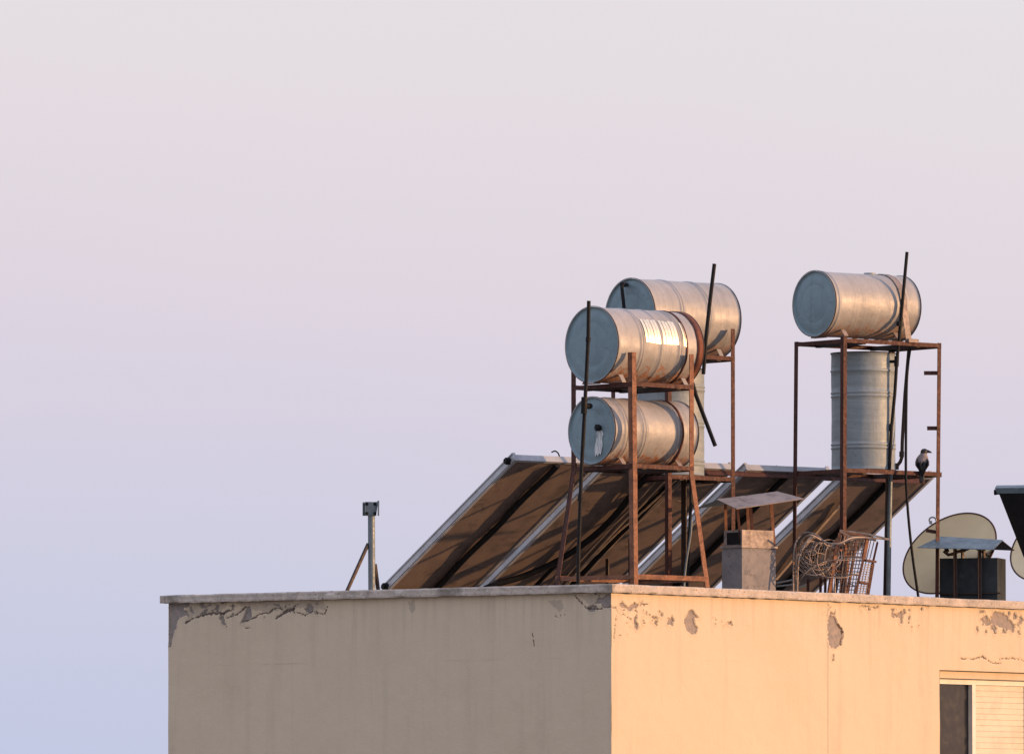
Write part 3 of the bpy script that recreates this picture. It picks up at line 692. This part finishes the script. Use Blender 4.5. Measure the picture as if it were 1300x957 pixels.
# ------------------------------------------------------------------ collectors
def collector(label, x0, x1, mid, seed, battens=()):
    t0, t1 = tpx(x0), tpx(x1); o0 = T0+up_*t0; o1 = T0+up_*t1; w_ = t1-t0
    t_ = thing('solar_panel', label, 'solar panel', (o0+o1)/2+down*PL, 'solar collectors leaning in a row')
    fr = MB(); e = .028; top = -nb
    def bx(a, b, c, d, z0, z1):   # a..b along up_, c..d down, z0..z1 thickness up from the underside
        q = [o0+up_*x+down*y+top*z for z in (z0, z1) for (x, y) in ((a, c), (b, c), (b, d), (a, d))]; fr.hexa(q)
    bx(0, e, 0, PL, 0, TH); bx(w_-e, w_, 0, PL, 0, TH); bx(e, w_-e, 0, e, .001, TH-.018); bx(e, w_-e, PL-e, PL, 0, TH-.001)
    # small rolled lip along the outer faces
    for a in (-.004,):
        fr.bar(o0+up_*a+top*(TH-.008), o0+up_*a+down*PL+top*(TH-.008), .008, .010, up_)
        fr.bar(o0+up_*a+top*.012, o0+up_*a+down*PL+top*.012, .008, .006, up_)
    fr.build('frame', ALU, t_)
    bs = MB(); nx, ny = 26, 50; vs = []
    for j in range(ny+1):
        for i in range(nx+1):
            x = e+(w_-2*e)*i/nx; y = e+(PL-2*e)*j/ny
            s_ = .010*mnoise.noise(V((x*3+seed*7, y*2, 0)))+.004*mnoise.noise(V((x*9+seed, y*5, 4)))
            k = min(i, nx-i, j, ny-j); s_ *= min(1, k/4)
            vs.append(o0+up_*x+down*y+top*(.010-s_))
    bs.add(vs, [(j*(nx+1)+i, j*(nx+1)+i+1, (j+1)*(nx+1)+i+1, (j+1)*(nx+1)+i) for j in range(ny) for i in range(nx)], True); bs.build('backing_sheet', BACK, t_)
    gl_ = MB(); gl_.hexa([o0+up_*x+down*y+top*z for z in (TH-.018, TH-.01) for (x, y) in ((e, e), (w_-e, e), (w_-e, PL-e), (e, PL-e))]); gl_.build('glass', GLASS, t_)
    for m_ in mid:
        st = MB(); tm = tpx(m_)-t0; pts = [o0+up_*(tm+.008*math.sin(k*.9+seed))+down*(.02+(PL-.04)*k/16)+nb*.02 for k in range(17)]
        st.tube(pts, .026, 10); st.build('pipe', BLACK, t_)
    for y in ((.07, PL-.07) if seed == 1 else ()):
        ft = MB(); q = o0+down*y+top*.037; ft.tube([q-up_*.001, q-up_*.033], .030, 16); ft.tube([q-up_*.03, q-up_*.045], .022, 12)
        ft.build('pipe_fitting', BLACK, t_)
    return t_
cA = collector('leftmost leaning solar panel, its whole left edge against the open sky', 652, 760, [706], 1)
cB = collector('wide solar panel behind the front stand with a sagging hose beneath', 771, 931, [868], 2)
cC = collector('solar panel behind the front chimney cowl, between the two tank stands', 947, 1054, [1000], 3)
cD = collector('rightmost solar panel of the leaning row, under the right stand and the crow', 1077, 1185, [1134], 4)
mb = MB(); a = under(1069, 638, .012); b = under(985, 735, .012); mb.bar(a, b, .03, .015, up_); mb.build('batten', WOOD, cD)
# flashing strip along the top of the row and support rack
rk = thing('panel_rack', 'low dark steel rack holding up the row of solar panels', 'rack', T0+up_*2.3+vp_*.8+V((0,0,ROOFZ-T0.z)))
mb = MB(); tE = tpx(1185); a = T0+nb*.012+down*.012; mb.angle(a+up_*1.15, a+up_*(tE-.12), .045, down, nb, .006); mb.build('top_rail', RUST, rk)
mb = MB(); a = T0+nb*.012+down*(PL-.12); mb.angle(a+up_*.1+down*.06, a+up_*(tE-.1)+down*.06, .04, -down, nb, .006); mb.build('bottom_rail', DARKR, rk)
def post(px, py, mat=DARKR, w_=.045):
    q = under(px, py, .02); m_ = MB(); m_.angle(q, V((q.x, q.y, ROOFZ)), w_, up_, -vp_, .006); m_.build('post', mat, rk)
post(865, 606, DARKR, .06); post(798, 683); post(769, 709, DARKR, .035); 
for px in (560, 640, 745, 850, 960, 1040):
    q = under(px, 740, .02) ; q = T0+up_*tpx(px+165)+down*(PL-.14)+nb*.03; m_ = MB(); m_.angle(q, V((q.x, q.y, ROOFZ)), .04, up_, -vp_, .006); m_.build('post', DARKR, rk)
# sagging hose, its branch, pale highlight tubes
def up_pts(lst, off): return [under(a, b, off) for a, b in lst]
pipe('thick black hose sagging in a long curve under the wide solar panel', up_pts([(832,597),(812,615),(786,648),(760,675),(730,698),(700,716),(665,731),(625,743),(600,756)], .045), .027, name='hose', cat='hose', smooth=True)
pipe('short black hose branching down from the sagging hose', up_pts([(724,702),(705,718),(688,735),(672,752)], .035), .017, name='hose', cat='hose', smooth=True)
cbm = MB()  # pale tubes paint the bright highlight lines under the panel
for k, lst in enumerate(([(857,597),(813,643),(788,666),(734,725),(712,748)], [(862,606),(813,652),(782,678),(730,731),(712,752)], [(850,592),(806,640),(778,668),(728,722),(706,748)], [(866,612),(820,655),(790,680),(745,728),(725,752)])):
    pts = up_pts(lst, .035+.006*k); out = []
    for i in range(len(pts)-1):
        p0 = pts[max(i-1,0)]; p1 = pts[i]; p2 = pts[i+1]; p3 = pts[min(i+2, len(pts)-1)]
        for q in range(8):
            t_ = q/8; out.append(.5*((2*p1)+(p2-p0)*t_+(2*p0-5*p1+4*p2-p3)*t_*t_+(3*p1-p0-3*p2+p3)*t_**3))
    cbm.tube(out+[pts[-1]], .008 if k < 2 else .0045, 8)
tag(cbm.build('highlight_tubes', WOOD), 'painted highlight lines running down beneath the wide solar panel behind the front stand', 'highlight lines')
pipe('dark pipe running level just under the top edge of the panel between the stands', [(938,603,72.0),(1000,605.5,72.2),(1068,609,72.45)], .014, name='water_pipe')
pipe('bent wire hook sticking up at the top of the panel row', [(991,607,72.2),(989,596,72.2),(986,591,72.2),(983,595,72.2)], .006, name='wire_hook', cat='hook', mat=DARKR)
pipe('small loop of black wire on the top edge of the leftmost solar panel', [(700,574,70.75),(705,572.5,70.75),(709,576,70.75),(710,582,70.75),(706,590,70.8)], .006, name='wire_loop', cat='wire', smooth=True)

# dark collector at the far right edge
Yd = 72.4; ud = u2; vd = v2
Td = P(1268, 626, Yd); td_ = thing('solar_panel', 'black solar panel seen from behind at the right edge of the photo', 'solar panel', Td+V((0,0,ROOFZ-Td.z)))
rw = -v2; dn = (u2*math.cos(math.radians(52))-Z1*math.sin(math.radians(52))); dn = (V((.9,.44,0)).normalized()*math.cos(math.radians(66))-Z1*math.sin(math.radians(66)))
rw = V((.98,-.2,0)).normalized()
nn2 = rw.cross(dn).normalized()
if nn2.y > 0: nn2 = -nn2
mb = MB(); mb.hexa([Td+rw*x+dn*y-nn2*z for z in (0, .08) for (x, y) in ((0, 0), (.78, 0), (.78, .90), (0, .90))]); mb.build('backing_sheet', BLACK, td_)
mb = MB(); mb.hexa([Td+rw*x+dn*y-nn2*z for z in (-.006, .1) for (x, y) in ((-.015, -.05), (.79, -.05), (.79, .0), (-.015, .0))]); mb.build('frame', TINB, td_)
mb = MB(); q = Td+dn*.0-nn2*.04; mb.tube([q, q-rw*.035], .02, 12); mb.tube([q-rw*.025, q-rw*.045], .026, 6); mb.build('pipe_fitting', BLACK, td_)
for x in (.25, .65):
    q = Td+rw*x-nn2*.12+dn*.1; mb = MB(); mb.angle(q, V((q.x+.02, q.y, ROOFZ)), .04, ud, vd, .006); mb.build('leg', DARKR, td_)

# ------------------------------------------------------------------ satellite dishes
def dish(label, px, py, Y, r, roll_up=.64, left=.42, back=-.65):
    c = P(px, py, Y); f = V((-left, back, roll_up)).normalized()
    t_ = thing('satellite_dish', label, 'satellite dish', V((c.x, c.y, ROOFZ)), 'satellite dishes')
    e = V((0,0,1))-f*f.z; e.normalize(); g_ = f.cross(e)
    mb = MB(); n = 80; rings = 14; vs = []; fs = []
    for layer, o_ in ((0, 0), (1, -.004)):
        for i in range(rings+1):
            rr = r*i/rings
            for k in range(n):
                a = 2*math.pi*k/n; vs.append(c+(e*math.cos(a)*1.0+g_*math.sin(a)*.93)*rr-f*(.16*r*(1-(i/rings)**2))+f*o_)
    st = (rings+1)*n
    for L_ in (0, 1):
        for i in range(rings):
            for k in range(n): fs.append((L_*st+i*n+k, L_*st+i*n+(k+1)%n, L_*st+(i+1)*n+(k+1)%n, L_*st+(i+1)*n+k))
    mb.add(vs, fs, True); mb.build('reflector', DISH, t_)
    rm = MB(); rm.tube([c+(e*math.cos(2*math.pi*k/n)+g_*math.sin(2*math.pi*k/n)*.93)*r for k in range(n)], .007, 8, closed=True); rm.build('rim', RUST, t_)
    bk = MB(); q = c-f*(.16*r+.01); bk.tube([q, q-f*.05], .07, 12); m2 = q-f*.05
    bk.build('mount', DARKR, t_)
    ms = MB(); ms.tube([m2, V((m2.x, m2.y, ROOFZ))], .024, 12); ms.build('mast', GREY, t_)
    SG = 1 if g_.x > 0 else -1
    ar = MB(); low = c+g_*r*.9*SG-e*r*.1; tip = c+f*r*.30+g_*r*.42*SG+e*r*.02; ar.tube([low, tip], .011, 8); ar.tube([tip, tip-f*.09], .03, 12); ar.build('feed_arm', GREY, t_)
    return t_, c, f, e, g_
d1 = dish('large beige satellite dish right of the right stand, behind the sooty chimney', 1205.5, 702, 72.3, .455)
mb = MB(); q = P(1184, 660, 71.6); mb.tube([q+V((math.cos(a)*.028, 0, math.sin(a)*.024)) for a in [math.radians(k) for k in range(-20, 221, 20)]], .007, 8); mb.box(P(1181.5, 663, 71.6), V((.012,0,0)), V((0,.012,0)), V((0,0,.014))); mb.build('clip', GREY, d1[0])
dish('second beige dish mostly hidden behind the black panel at the right edge', 1338, 690, 73.4, .43)

# ------------------------------------------------------------------ chimneys
def quadplate(mb, pts, th=.006):
    a, b, c, d = pts; n = (b-a).cross(d-a).normalized(); mb.hexa([q-n*th/2 for q in pts]+[q+n*th/2 for q in pts])
# front chimney with tilted tin cowl
Yc = 70.15
uc, vc = uv(51.2)
cN = P(942, 748, Yc); aR = .365; bL = .255
zt1 = zat(695, Yc); zt2 = zat(672, Yc)
ch = thing('chimney', 'square rendered chimney under a tilted flat tin cowl beside the wire pile', 'chimney', V((cN.x, cN.y, ROOFZ)))
mb = MB(); n0 = V((cN.x, cN.y, 0))
def prism(mb, p, a, b, z0, z1, grow=0, mi=0):
    q = [p-uc*grow-vc*grow, p+uc*(a+grow)-vc*grow, p+uc*(a+grow)+vc*(b+grow), p-uc*grow+vc*(b+grow)]
    mb.hexa([x+V((0,0,z0)) for x in q]+[x+V((0,0,z1)) for x in q], mi)
prism(mb, n0, aR, bL, ROOFZ, zt1); mb.build('body', CONC, ch)
mb = MB(); prism(mb, n0, aR, bL, zt1+.001, zt1+.02, .012); mb.build('slab', TIN, ch)
mb = MB(); prism(mb, n0+uc*.012+vc*.012, aR-.024, bL-.024, zt1+.021, zt2); mb.build('flue', TIN, ch)
mb = MB(); q = n0+uc*.010+vc*.03; mb.hexa([q+V((0,0,zt1+.03)), q+vc*.17+V((0,0,zt1+.03)), q+vc*.17-uc*.004+V((0,0,zt1+.03)), q-uc*.004+V((0,0,zt1+.03)), q+V((0,0,zt2-.02)), q+vc*.17+V((0,0,zt2-.02)), q+vc*.17-uc*.004+V((0,0,zt2-.02)), q-uc*.004+V((0,0,zt2-.02))]); mb.build('dark_opening', BLACK, ch)  # black panel paints the dark of an opening in the flue side
P1 = P(910,634,Yc+.05); P2 = P(987,624,Yc+.32); P3 = P(1021,633,Yc+.10); P4 = P(935,646,Yc-.20)
cw = MB(); quadplate(cw, [P1, P2, P3, P4]); 
cw.build('cowl', TIN, ch)
P5 = P(884,645,Yc+.42); P6 = P(950,637,Yc+.72); cw = MB(); quadplate(cw, [P1-Z1*.007, P2-Z1*.007, P6, P5]); cw.build('cowl', TINB, ch)  # far slope in dark tin: its underside shade put into the colour
for (tx, ty, bx_, by_, m_, w_) in ((949,644,951,695,RUSTO,.026), (953,643,957,695,RUST,.022), (979,640,983,695,RUSTO,.028), (921,640,922,695,RUSTO,.024), (936,644,941,695,RUST,.02)):
    yy = Yc+.0+((bx_-942)/43*.23 if bx_ > 942 else (942-bx_)/24*.2)+.03
    m = MB(); m.bar(P(tx, ty, yy), P(bx_, by_, yy), w_, .008, V((1,.3,0))); m.build('leg', m_, ch)

# right chimney with a gabled sheet roof
Yk = 71.85; aa = math.radians(17); pk = V((math.cos(aa), -math.sin(aa), 0)); wk = V((math.sin(aa), math.cos(aa), 0))
q0 = P(1193, 757, Yk+.1); q0 = V((q0.x, q0.y, 0)); wd = .50; dp = .30; zk = zat(708, Yk)
ch2 = thing('chimney', 'dark sooty chimney under a gabled sheet metal roof in front of the dish', 'chimney', V((q0.x, q0.y, ROOFZ)))
mb = MB(); qq = [q0, q0+pk*wd, q0+pk*wd+wk*dp, q0+wk*dp]; mb.hexa([x+V((0,0,ROOFZ)) for x in qq]+[x+V((0,0,zk)) for x in qq]); mb.build('body', SMOKE, ch2)
mb = MB(); zb = zat(752, Yk); gq = [q0-pk*.005-wk*.02, q0+pk*(wd+.03)-wk*.02, q0+pk*(wd+.03)+wk*.03, q0-pk*.005+wk*.03]; mb.hexa([x+V((0,0,zb-.012)) for x in gq]+[x+V((0,0,zb)) for x in gq]); mb.build('ledge', DARKR, ch2)
g1, g2, g3, g4 = P(1164.5,695,Yk-.12), P(1261,697.5,Yk-.28), P(1273,685.5,Yk-.05), P(1194,681,Yk+.12)
g5, g6 = P(1288,698.5,Yk+.20), P(1212,695,Yk+.36)
mb = MB(); quadplate(mb, [g1, g2, g3, g4], .005); mb.build('roof', TINB, ch2)
mb = MB(); quadplate(mb, [g4-Z1*.006, g3-Z1*.006, g5, g6], .005); mb.build('roof', DARKR, ch2)  # back slope near black: shade under the open gable painted in
for px in (1211, 1242):
    m = MB(); yy = Yk-.01-(px-1193)/153*.28+.03
    a = P(px, 690, yy); m.angle(a, V((a.x, a.y, ROOFZ)), .026, pk, -wk, .005); m.build('leg', DARKR, ch2)
for px in (1222, 1249):
    m = MB(); yy = Yk+.15; a = P(px, 690, yy); m.bar(a, V((a.x, a.y, zk-.01)), .02, .02); m.build('leg', DARKR, ch2)
mb = MB(); a = P(1198, 699, Yk+.1); mb.tube([a, P(1204,704,Yk+.1), P(1210,703,Yk+.1), P(1216,700,Yk+.1), P(1226,698,Yk+.1)], .014, 8); mb.tube([P(1200,694,Yk+.12), P(1203,700,Yk+.1)], .016, 8); mb.build('cross_stay', DARKR, ch2)

# ------------------------------------------------------------------ antenna post on the left
Ya = 69.6
base = P(472.5, 748, Ya); ap = thing('bracket_post', 'short zinc post with a bolted plate head standing alone left of the panels', 'post', V((base.x, base.y, ROOFZ)))
mb = MB(); r_ = .029; mb.tube([V((base.x, base.y, ROOFZ)), P(471.5, 652, Ya)], r_, 20); mb.build('pole', GREY, ap)
mb = MB(); hp = P(470.5, 645.5, Ya-.035); ax_ = V((.96,.28,0)); ay_ = V((-.28,.96,0))
mb.box(hp, ax_*.047, ay_*.004, Z1*.055); mb.box(hp+ax_*.05+ay_*.03, ay_*.035, ax_*.004, Z1*.058+ax_*.008); mb.box(hp+ay_*.075, ax_*.047, ay_*.004, Z1*.055)
mb.box(hp+ax_*.066+ay_*.0+Z1*.005, V((.006,0,0))+Z1*.0, V((0,.05,0)), Z1*.060)
mb.build('head_plate', GREY, ap)
mb = MB()
for sx_ in (-1, 1):
    for sz in (-1, 1):
        q = hp+ax_*.034*sx_+Z1*.038*sz; mb.tube([q-ay_*.018, q+ay_*.095], .0075, 8); mb.tube([q-ay_*.012, q-ay_*.003], .013, 6)
mb.build('bolts', BLACK, ap)
mb = MB(); mb.bar(P(467.5, 690, Ya), P(440, 751, Ya-.2)-Z1*.3*0, .022, .022); mb.build('brace', DARKR, ap)
mb = MB(); mb.bar(P(476, 716, Ya+.05), P(480.5, 752, Ya+.1), .02, .03); mb.build('brace', DARKR, ap)

# ------------------------------------------------------------------ scrap: wire tangle and rusty rack
def spl(pts, n=8, closed=False):
    out = []; L = len(pts)
    for i in range(L if closed else L-1):
        g_ = (lambda k: pts[k % L]) if closed else (lambda k: pts[min(max(k, 0), L-1)])
        p0, p1, p2, p3 = g_(i-1), g_(i), g_(i+1), g_(i+2)
        for k in range(n):
            t_ = k/n; out.append(.5*((2*p1)+(p2-p0)*t_+(2*p0-5*p1+4*p2-p3)*t_*t_+(3*p1-p0-3*p2+p3)*t_**3))
    if not closed: out.append(pts[-1])
    return out
Yw = 70.45
wt = MB()
wires = [[(1007,752),(1008,700),(1014,682),(1024,676),(1036,679),(1048,688),(1064,690),(1080,683),(1096,682),(1128,684)],
         [(1010,752),(1011,705),(1018,686),(1028,679),(1040,684),(1052,693),(1070,689),(1088,684),(1112,685)],
         [(1012,752),(1014,712),(1022,692),(1030,682),(1042,686),(1056,696),(1072,690)],
         [(1011,712),(1022,724),(1036,732),(1060,733),(1086,728)], [(1013,708),(1026,722),(1044,731),(1070,733),(1090,727)],
         [(1016,690),(1022,706),(1040,718),(1064,733),(1086,744)], [(1018,686),(1028,712),(1046,726),(1066,732)],
         [(1009,750),(1022,728),(1040,716),(1058,711),(1094,711)], [(1020,702),(1034,698),(1060,697),(1096,698)],
         [(1015,712),(1030,708),(1050,712),(1070,709),(1095,708)], [(1024,698),(1030,714),(1026,728)]]
for i in range(9):
    x = 1030+i*3.2; wires.append([(x, 688+i*.4), (x-4, 700), (x-5, 716), (x+4, 730+(i%3))])
for i in range(11):
    cx, cy, r_ = 1036+random.uniform(-10, 22), 707+random.uniform(-9, 9), random.uniform(11, 25)
    wires.append([(cx+r_*math.cos(a), cy+r_*.85*math.sin(a)) for a in [k*math.pi/5+i for k in range(8)]])
for k, lst in enumerate(wires):
    pts = [P(a, b, Yw+.16*math.sin(k*2.3+j*.8)) for j, (a, b) in enumerate(lst)]
    wt.tube(spl(pts, 7), .008 if k < 3 else .0042, 6)
for (a, b, c, d) in ((1010,756,1011,790), (1007,752,1007,790), (1060,733,1060,790)): wt.tube([P(a, b, Yw), P(c, d, Yw)], .006, 6)
tag(wt.build('wire_tangle', WIRE), 'tangle of bent grey wire loops heaped beside the front chimney', 'wire')
rr = thing('scrap_rack', 'rusty metal cage frame leaning behind the parapet, tangled with wire', 'scrap rack', P(1090, 752, Yw)+V((0,0,ROOFZ-P(1090,752,Yw).z)))
def rbar(lst, w_, mat, name, dy=0):
    m = MB(); pts = [P(a, b, Yw+.05+dy+(c if c else 0)) for (a, b, c) in lst]
    for p0, p1 in zip(pts[:-1], pts[1:]): m.bar(p0, p1, w_, w_*.6)
    m.build(name, mat, rr)
rbar([(1066,673,0), (1098,677,.0), (1124,683,0)], .022, WIRE, 'top_bar'); rbar([(1066,674,0), (1080,681,0), (1130,685,.05)], .016, WIRE, 'top_bar', -.04)
rbar([(1101,684,0), (1096,710,0), (1085,757,0), (1078,790,0)], .034, RUSTO, 'leg'); rbar([(1114,688,.1), (1108,715,.1), (1101,757,.1), (1095,790,.1)], .028, RUST, 'leg')
rbar([(1075,686,.1), (1072,710,.1), (1070,735,.1), (1068,790,.1)], .026, RUSTO, 'leg'); rbar([(1066,676,0), (1060,705,0), (1053,750,0), (1050,790,0)], .032, RUSTO, 'leg')
rbar([(1082,698,.2), (1077,704,.2), (1073,750,.2), (1070,785,.2)], .02, RUSTO, 'leg'); rbar([(1070,680,.15), (1067,715,.15), (1060,752,.15), (1058,785,.15)], .03, RUST, 'leg')
rbar([(1098,711,0), (1111,713,.1)], .03, RUST, 'crossbar'); rbar([(1090,739,0), (1103,741,.1)], .03, RUST, 'crossbar'); rbar([(1058,698,0), (1068,698,.1)], .03, RUSTO, 'crossbar'); rbar([(1056,724,0), (1066,725,.1)], .026, RUSTO, 'crossbar')
m = MB()
for k in range(13):
    y = 716+k*3.0; xl = 1099-(y-700)*.25; xr = 1110-(y-700)*.2
    m.tube([P(xl, y, Yw+.06), P(xr, y+1.2, Yw+.14)], .0035, 5)
for k in range(14):
    y = 688+k*4.6; xl = 1066-(k*.6); xr = 1099-(y-690)*.24
    m.tube([P(xl, y, Yw+.2), P(xr, y+.8, Yw+.08)], .004, 5)
for k in range(12):   # crumpled basket mesh running down the frame
    x0 = 1066+k*4.2; m.tube([P(x0+2, 679+k*.7, Yw+.12+.05*(k%3)), P(x0-1.5, 700, Yw+.16), P(x0-5-k*.3, 728, Yw+.1+.04*(k%2)), P(x0-9-k*.5, 760, Yw+.12)], .0045, 5)
m.build('wire_grid', WIRE, rr)
rbar([(1088,684,.22), (1083,712,.22), (1076,752,.22), (1072,785,.22)], .024, RUSTO, 'leg'); rbar([(1066,676,.1), (1088,678,.12), (1112,686,.14)], .026, RUSTO, 'top_bar'); rbar([(1060,705,.1), (1098,707,.1)], .018, WIRE, 'crossbar'); rbar([(1056,728,.1), (1092,730,.1)], .018, WIRE, 'crossbar')
for (a, b, c) in ((1035,720,.032), (1047,722,.026)):
    pass
m = MB()
for k, (x, y0) in enumerate(((1026,735), (1042,728), (1048,731), (1056,726))):
    m.bar(P(x, y0, Yw+.15), P(x-1, 785, Yw+.15), .02, .012)
m.build('stake', RUST, rr)
# loose bars low behind the parapet by the chimney
m = MB()
for (a, b, c, d) in ((986,740,1006,736), (986,744,1008,742), (1010,748,1024,742)): m.tube([P(a, b, 70.9), P(c, d, 70.9)], .008, 8)
tag(m.build('loose_rods', GREY), 'few grey rods lying low between the front chimney and the wire tangle', 'rods')

# ------------------------------------------------------------------ crow
Yb = s2.N.y+.627*(s2.a*.80)-.0
perch = s2.N+s2.u*(s2.a*.80); 
pb = P(1171.5, 594, 71.08); zsh = sh2l+.003
cb = V((P(1171.5, 594, 71.75).x, 0, 0)); tt = (cb.x-s2.N.x)/s2.u.x; perch = s2.N+s2.u*tt; perch.z = zsh
cr_ = thing('crow', 'hooded crow with grey back and black head perched on the lower shelf edge, looking right', 'bird', perch)
k_ = 1/153.0
def cp(x, z, y=0): return perch+V((x*k_, y, z*k_))
mb = MB()
secs = [((-2.0,-16,-.035),(2.6,.5),1), ((-1.8,-12,-.035),(3.2,.7),1), ((-1.5,-5,-.03),(3.4,1.2),1), ((-1.2,0,-.022),(4.2,2.4),1), ((-1.0,3,-.015),(6.0,4.6),1), ((-.8,8,-.005),(8.0,7.2),0), ((-.8,13,.0),(8.6,8.4),0),
        ((-.4,17,.004),(7.6,7.8),0), ((.4,20.5,.004),(5.6,6.0),0), ((1.2,22.6,.004),(4.4,4.8),2), ((1.6,24.8,.004),(4.6,4.6),2), ((1.9,26.8,.004),(4.2,4.0),2), ((2.1,28.4,.004),(2.6,2.4),2), ((2.1,29.0,.004),(.4,.4),2)]
n = 22; rings = []; mats = []
# interpolate sections
def cat(a, b, c, d, t_): return .5*((2*b)+(c-a)*t_+(2*a-5*b+4*c-d)*t_*t_+(3*b-a-3*c+d)*t_**3)
flat = [(x, z, y, rx, ry, m) for ((x, z, y), (rx, ry), m) in secs]
for i in range(len(flat)-1):
    g_ = lambda k: flat[min(max(k, 0), len(flat)-1)]
    for q in range(5):
        vals = [cat(g_(i-1)[c], g_(i)[c], g_(i+1)[c], g_(i+2)[c], q/5) for c in range(5)]; rings.append(vals); mats.append(flat[i][5])
rings.append(list(flat[-1][:5])); mats.append(2)
vs = []
for (x, z, y, rx, ry) in rings:
    for k in range(n):
        a = 2*math.pi*k/n; f_ = 1+.03*mnoise.noise(V((k*.9, z*.3, 2))); vs.append(cp(x+max(rx,.2)*f_*math.cos(a)*.98, z, y-.004+max(ry,.2)*k_*math.sin(a)*f_))
for i in range(len(rings)-1):
    mb.add([vs[i*n+k] for k in range(n)]+[vs[(i+1)*n+k] for k in range(n)], [(k, (k+1)%n, n+(k+1)%n, n+k) for k in range(n)], True, 1 if mats[i] == 0 else 0)
mb.add(vs[:n], [tuple(range(n))])
mb.tube([cp(5.0,25.4,.002), cp(7.5,25.2,.0), cp(10.5,24.2,-.002), cp(12.0,23.4,-.002)], [.016,.012,.007,.0012], 10)
for sx_ in (-2.6, 1.6):
    mb.tube([cp(sx_,6,0), cp(sx_,3,.002), cp(sx_,.4,-.004)], [.012,.008,.005], 8)
    for a in (-1.3, 0, 1.3): mb.tube([cp(sx_,.5,-.004), cp(sx_+a,.3,-.025), cp(sx_+a*1.3,-1.2,-.034)], [.004,.004,.003], 6)
mb.build('body', [CROWB, CROWG], cr_)
for sd in (-1, 1):
    wb_ = MB(); pts = []
    rows = [(16,6.0,1.8),(12,7.2,3.2),(7.5,6.6,3.9),(4,4.8,3.2),(0,2.8,2.4),(-5,1.6,1.4)]
    vs = []; m_ = 9
    for (z, xo, hw) in rows:
        for k in range(m_):
            a = -1.25+2.5*k/(m_-1); x = -.8+sd*(xo-.4+hw*.72*math.cos(a)); y = -.002-hw*.034*.55*math.sin(a)-.028*(1 if z < 15 else .6)*.5
            vs.append(cp(x, z, y+(.0 if z > 2 else -.02)))
    wb_.add(vs, [(i*m_+k, i*m_+k+1, (i+1)*m_+k+1, (i+1)*m_+k) for i in range(len(rows)-1) for k in range(m_-1)], True)
    # dark primaries folded over the rump
    wb_.tube([cp(-.8+sd*3.2,11,-.052), cp(-.8+sd*2.0,5,-.05), cp(-.8+sd*1.1,-2,-.045), cp(-.8+sd*.6,-8,-.04)], [.020,.022,.014,.004], 10)
    wb_.build('wing', CROWB, cr_)
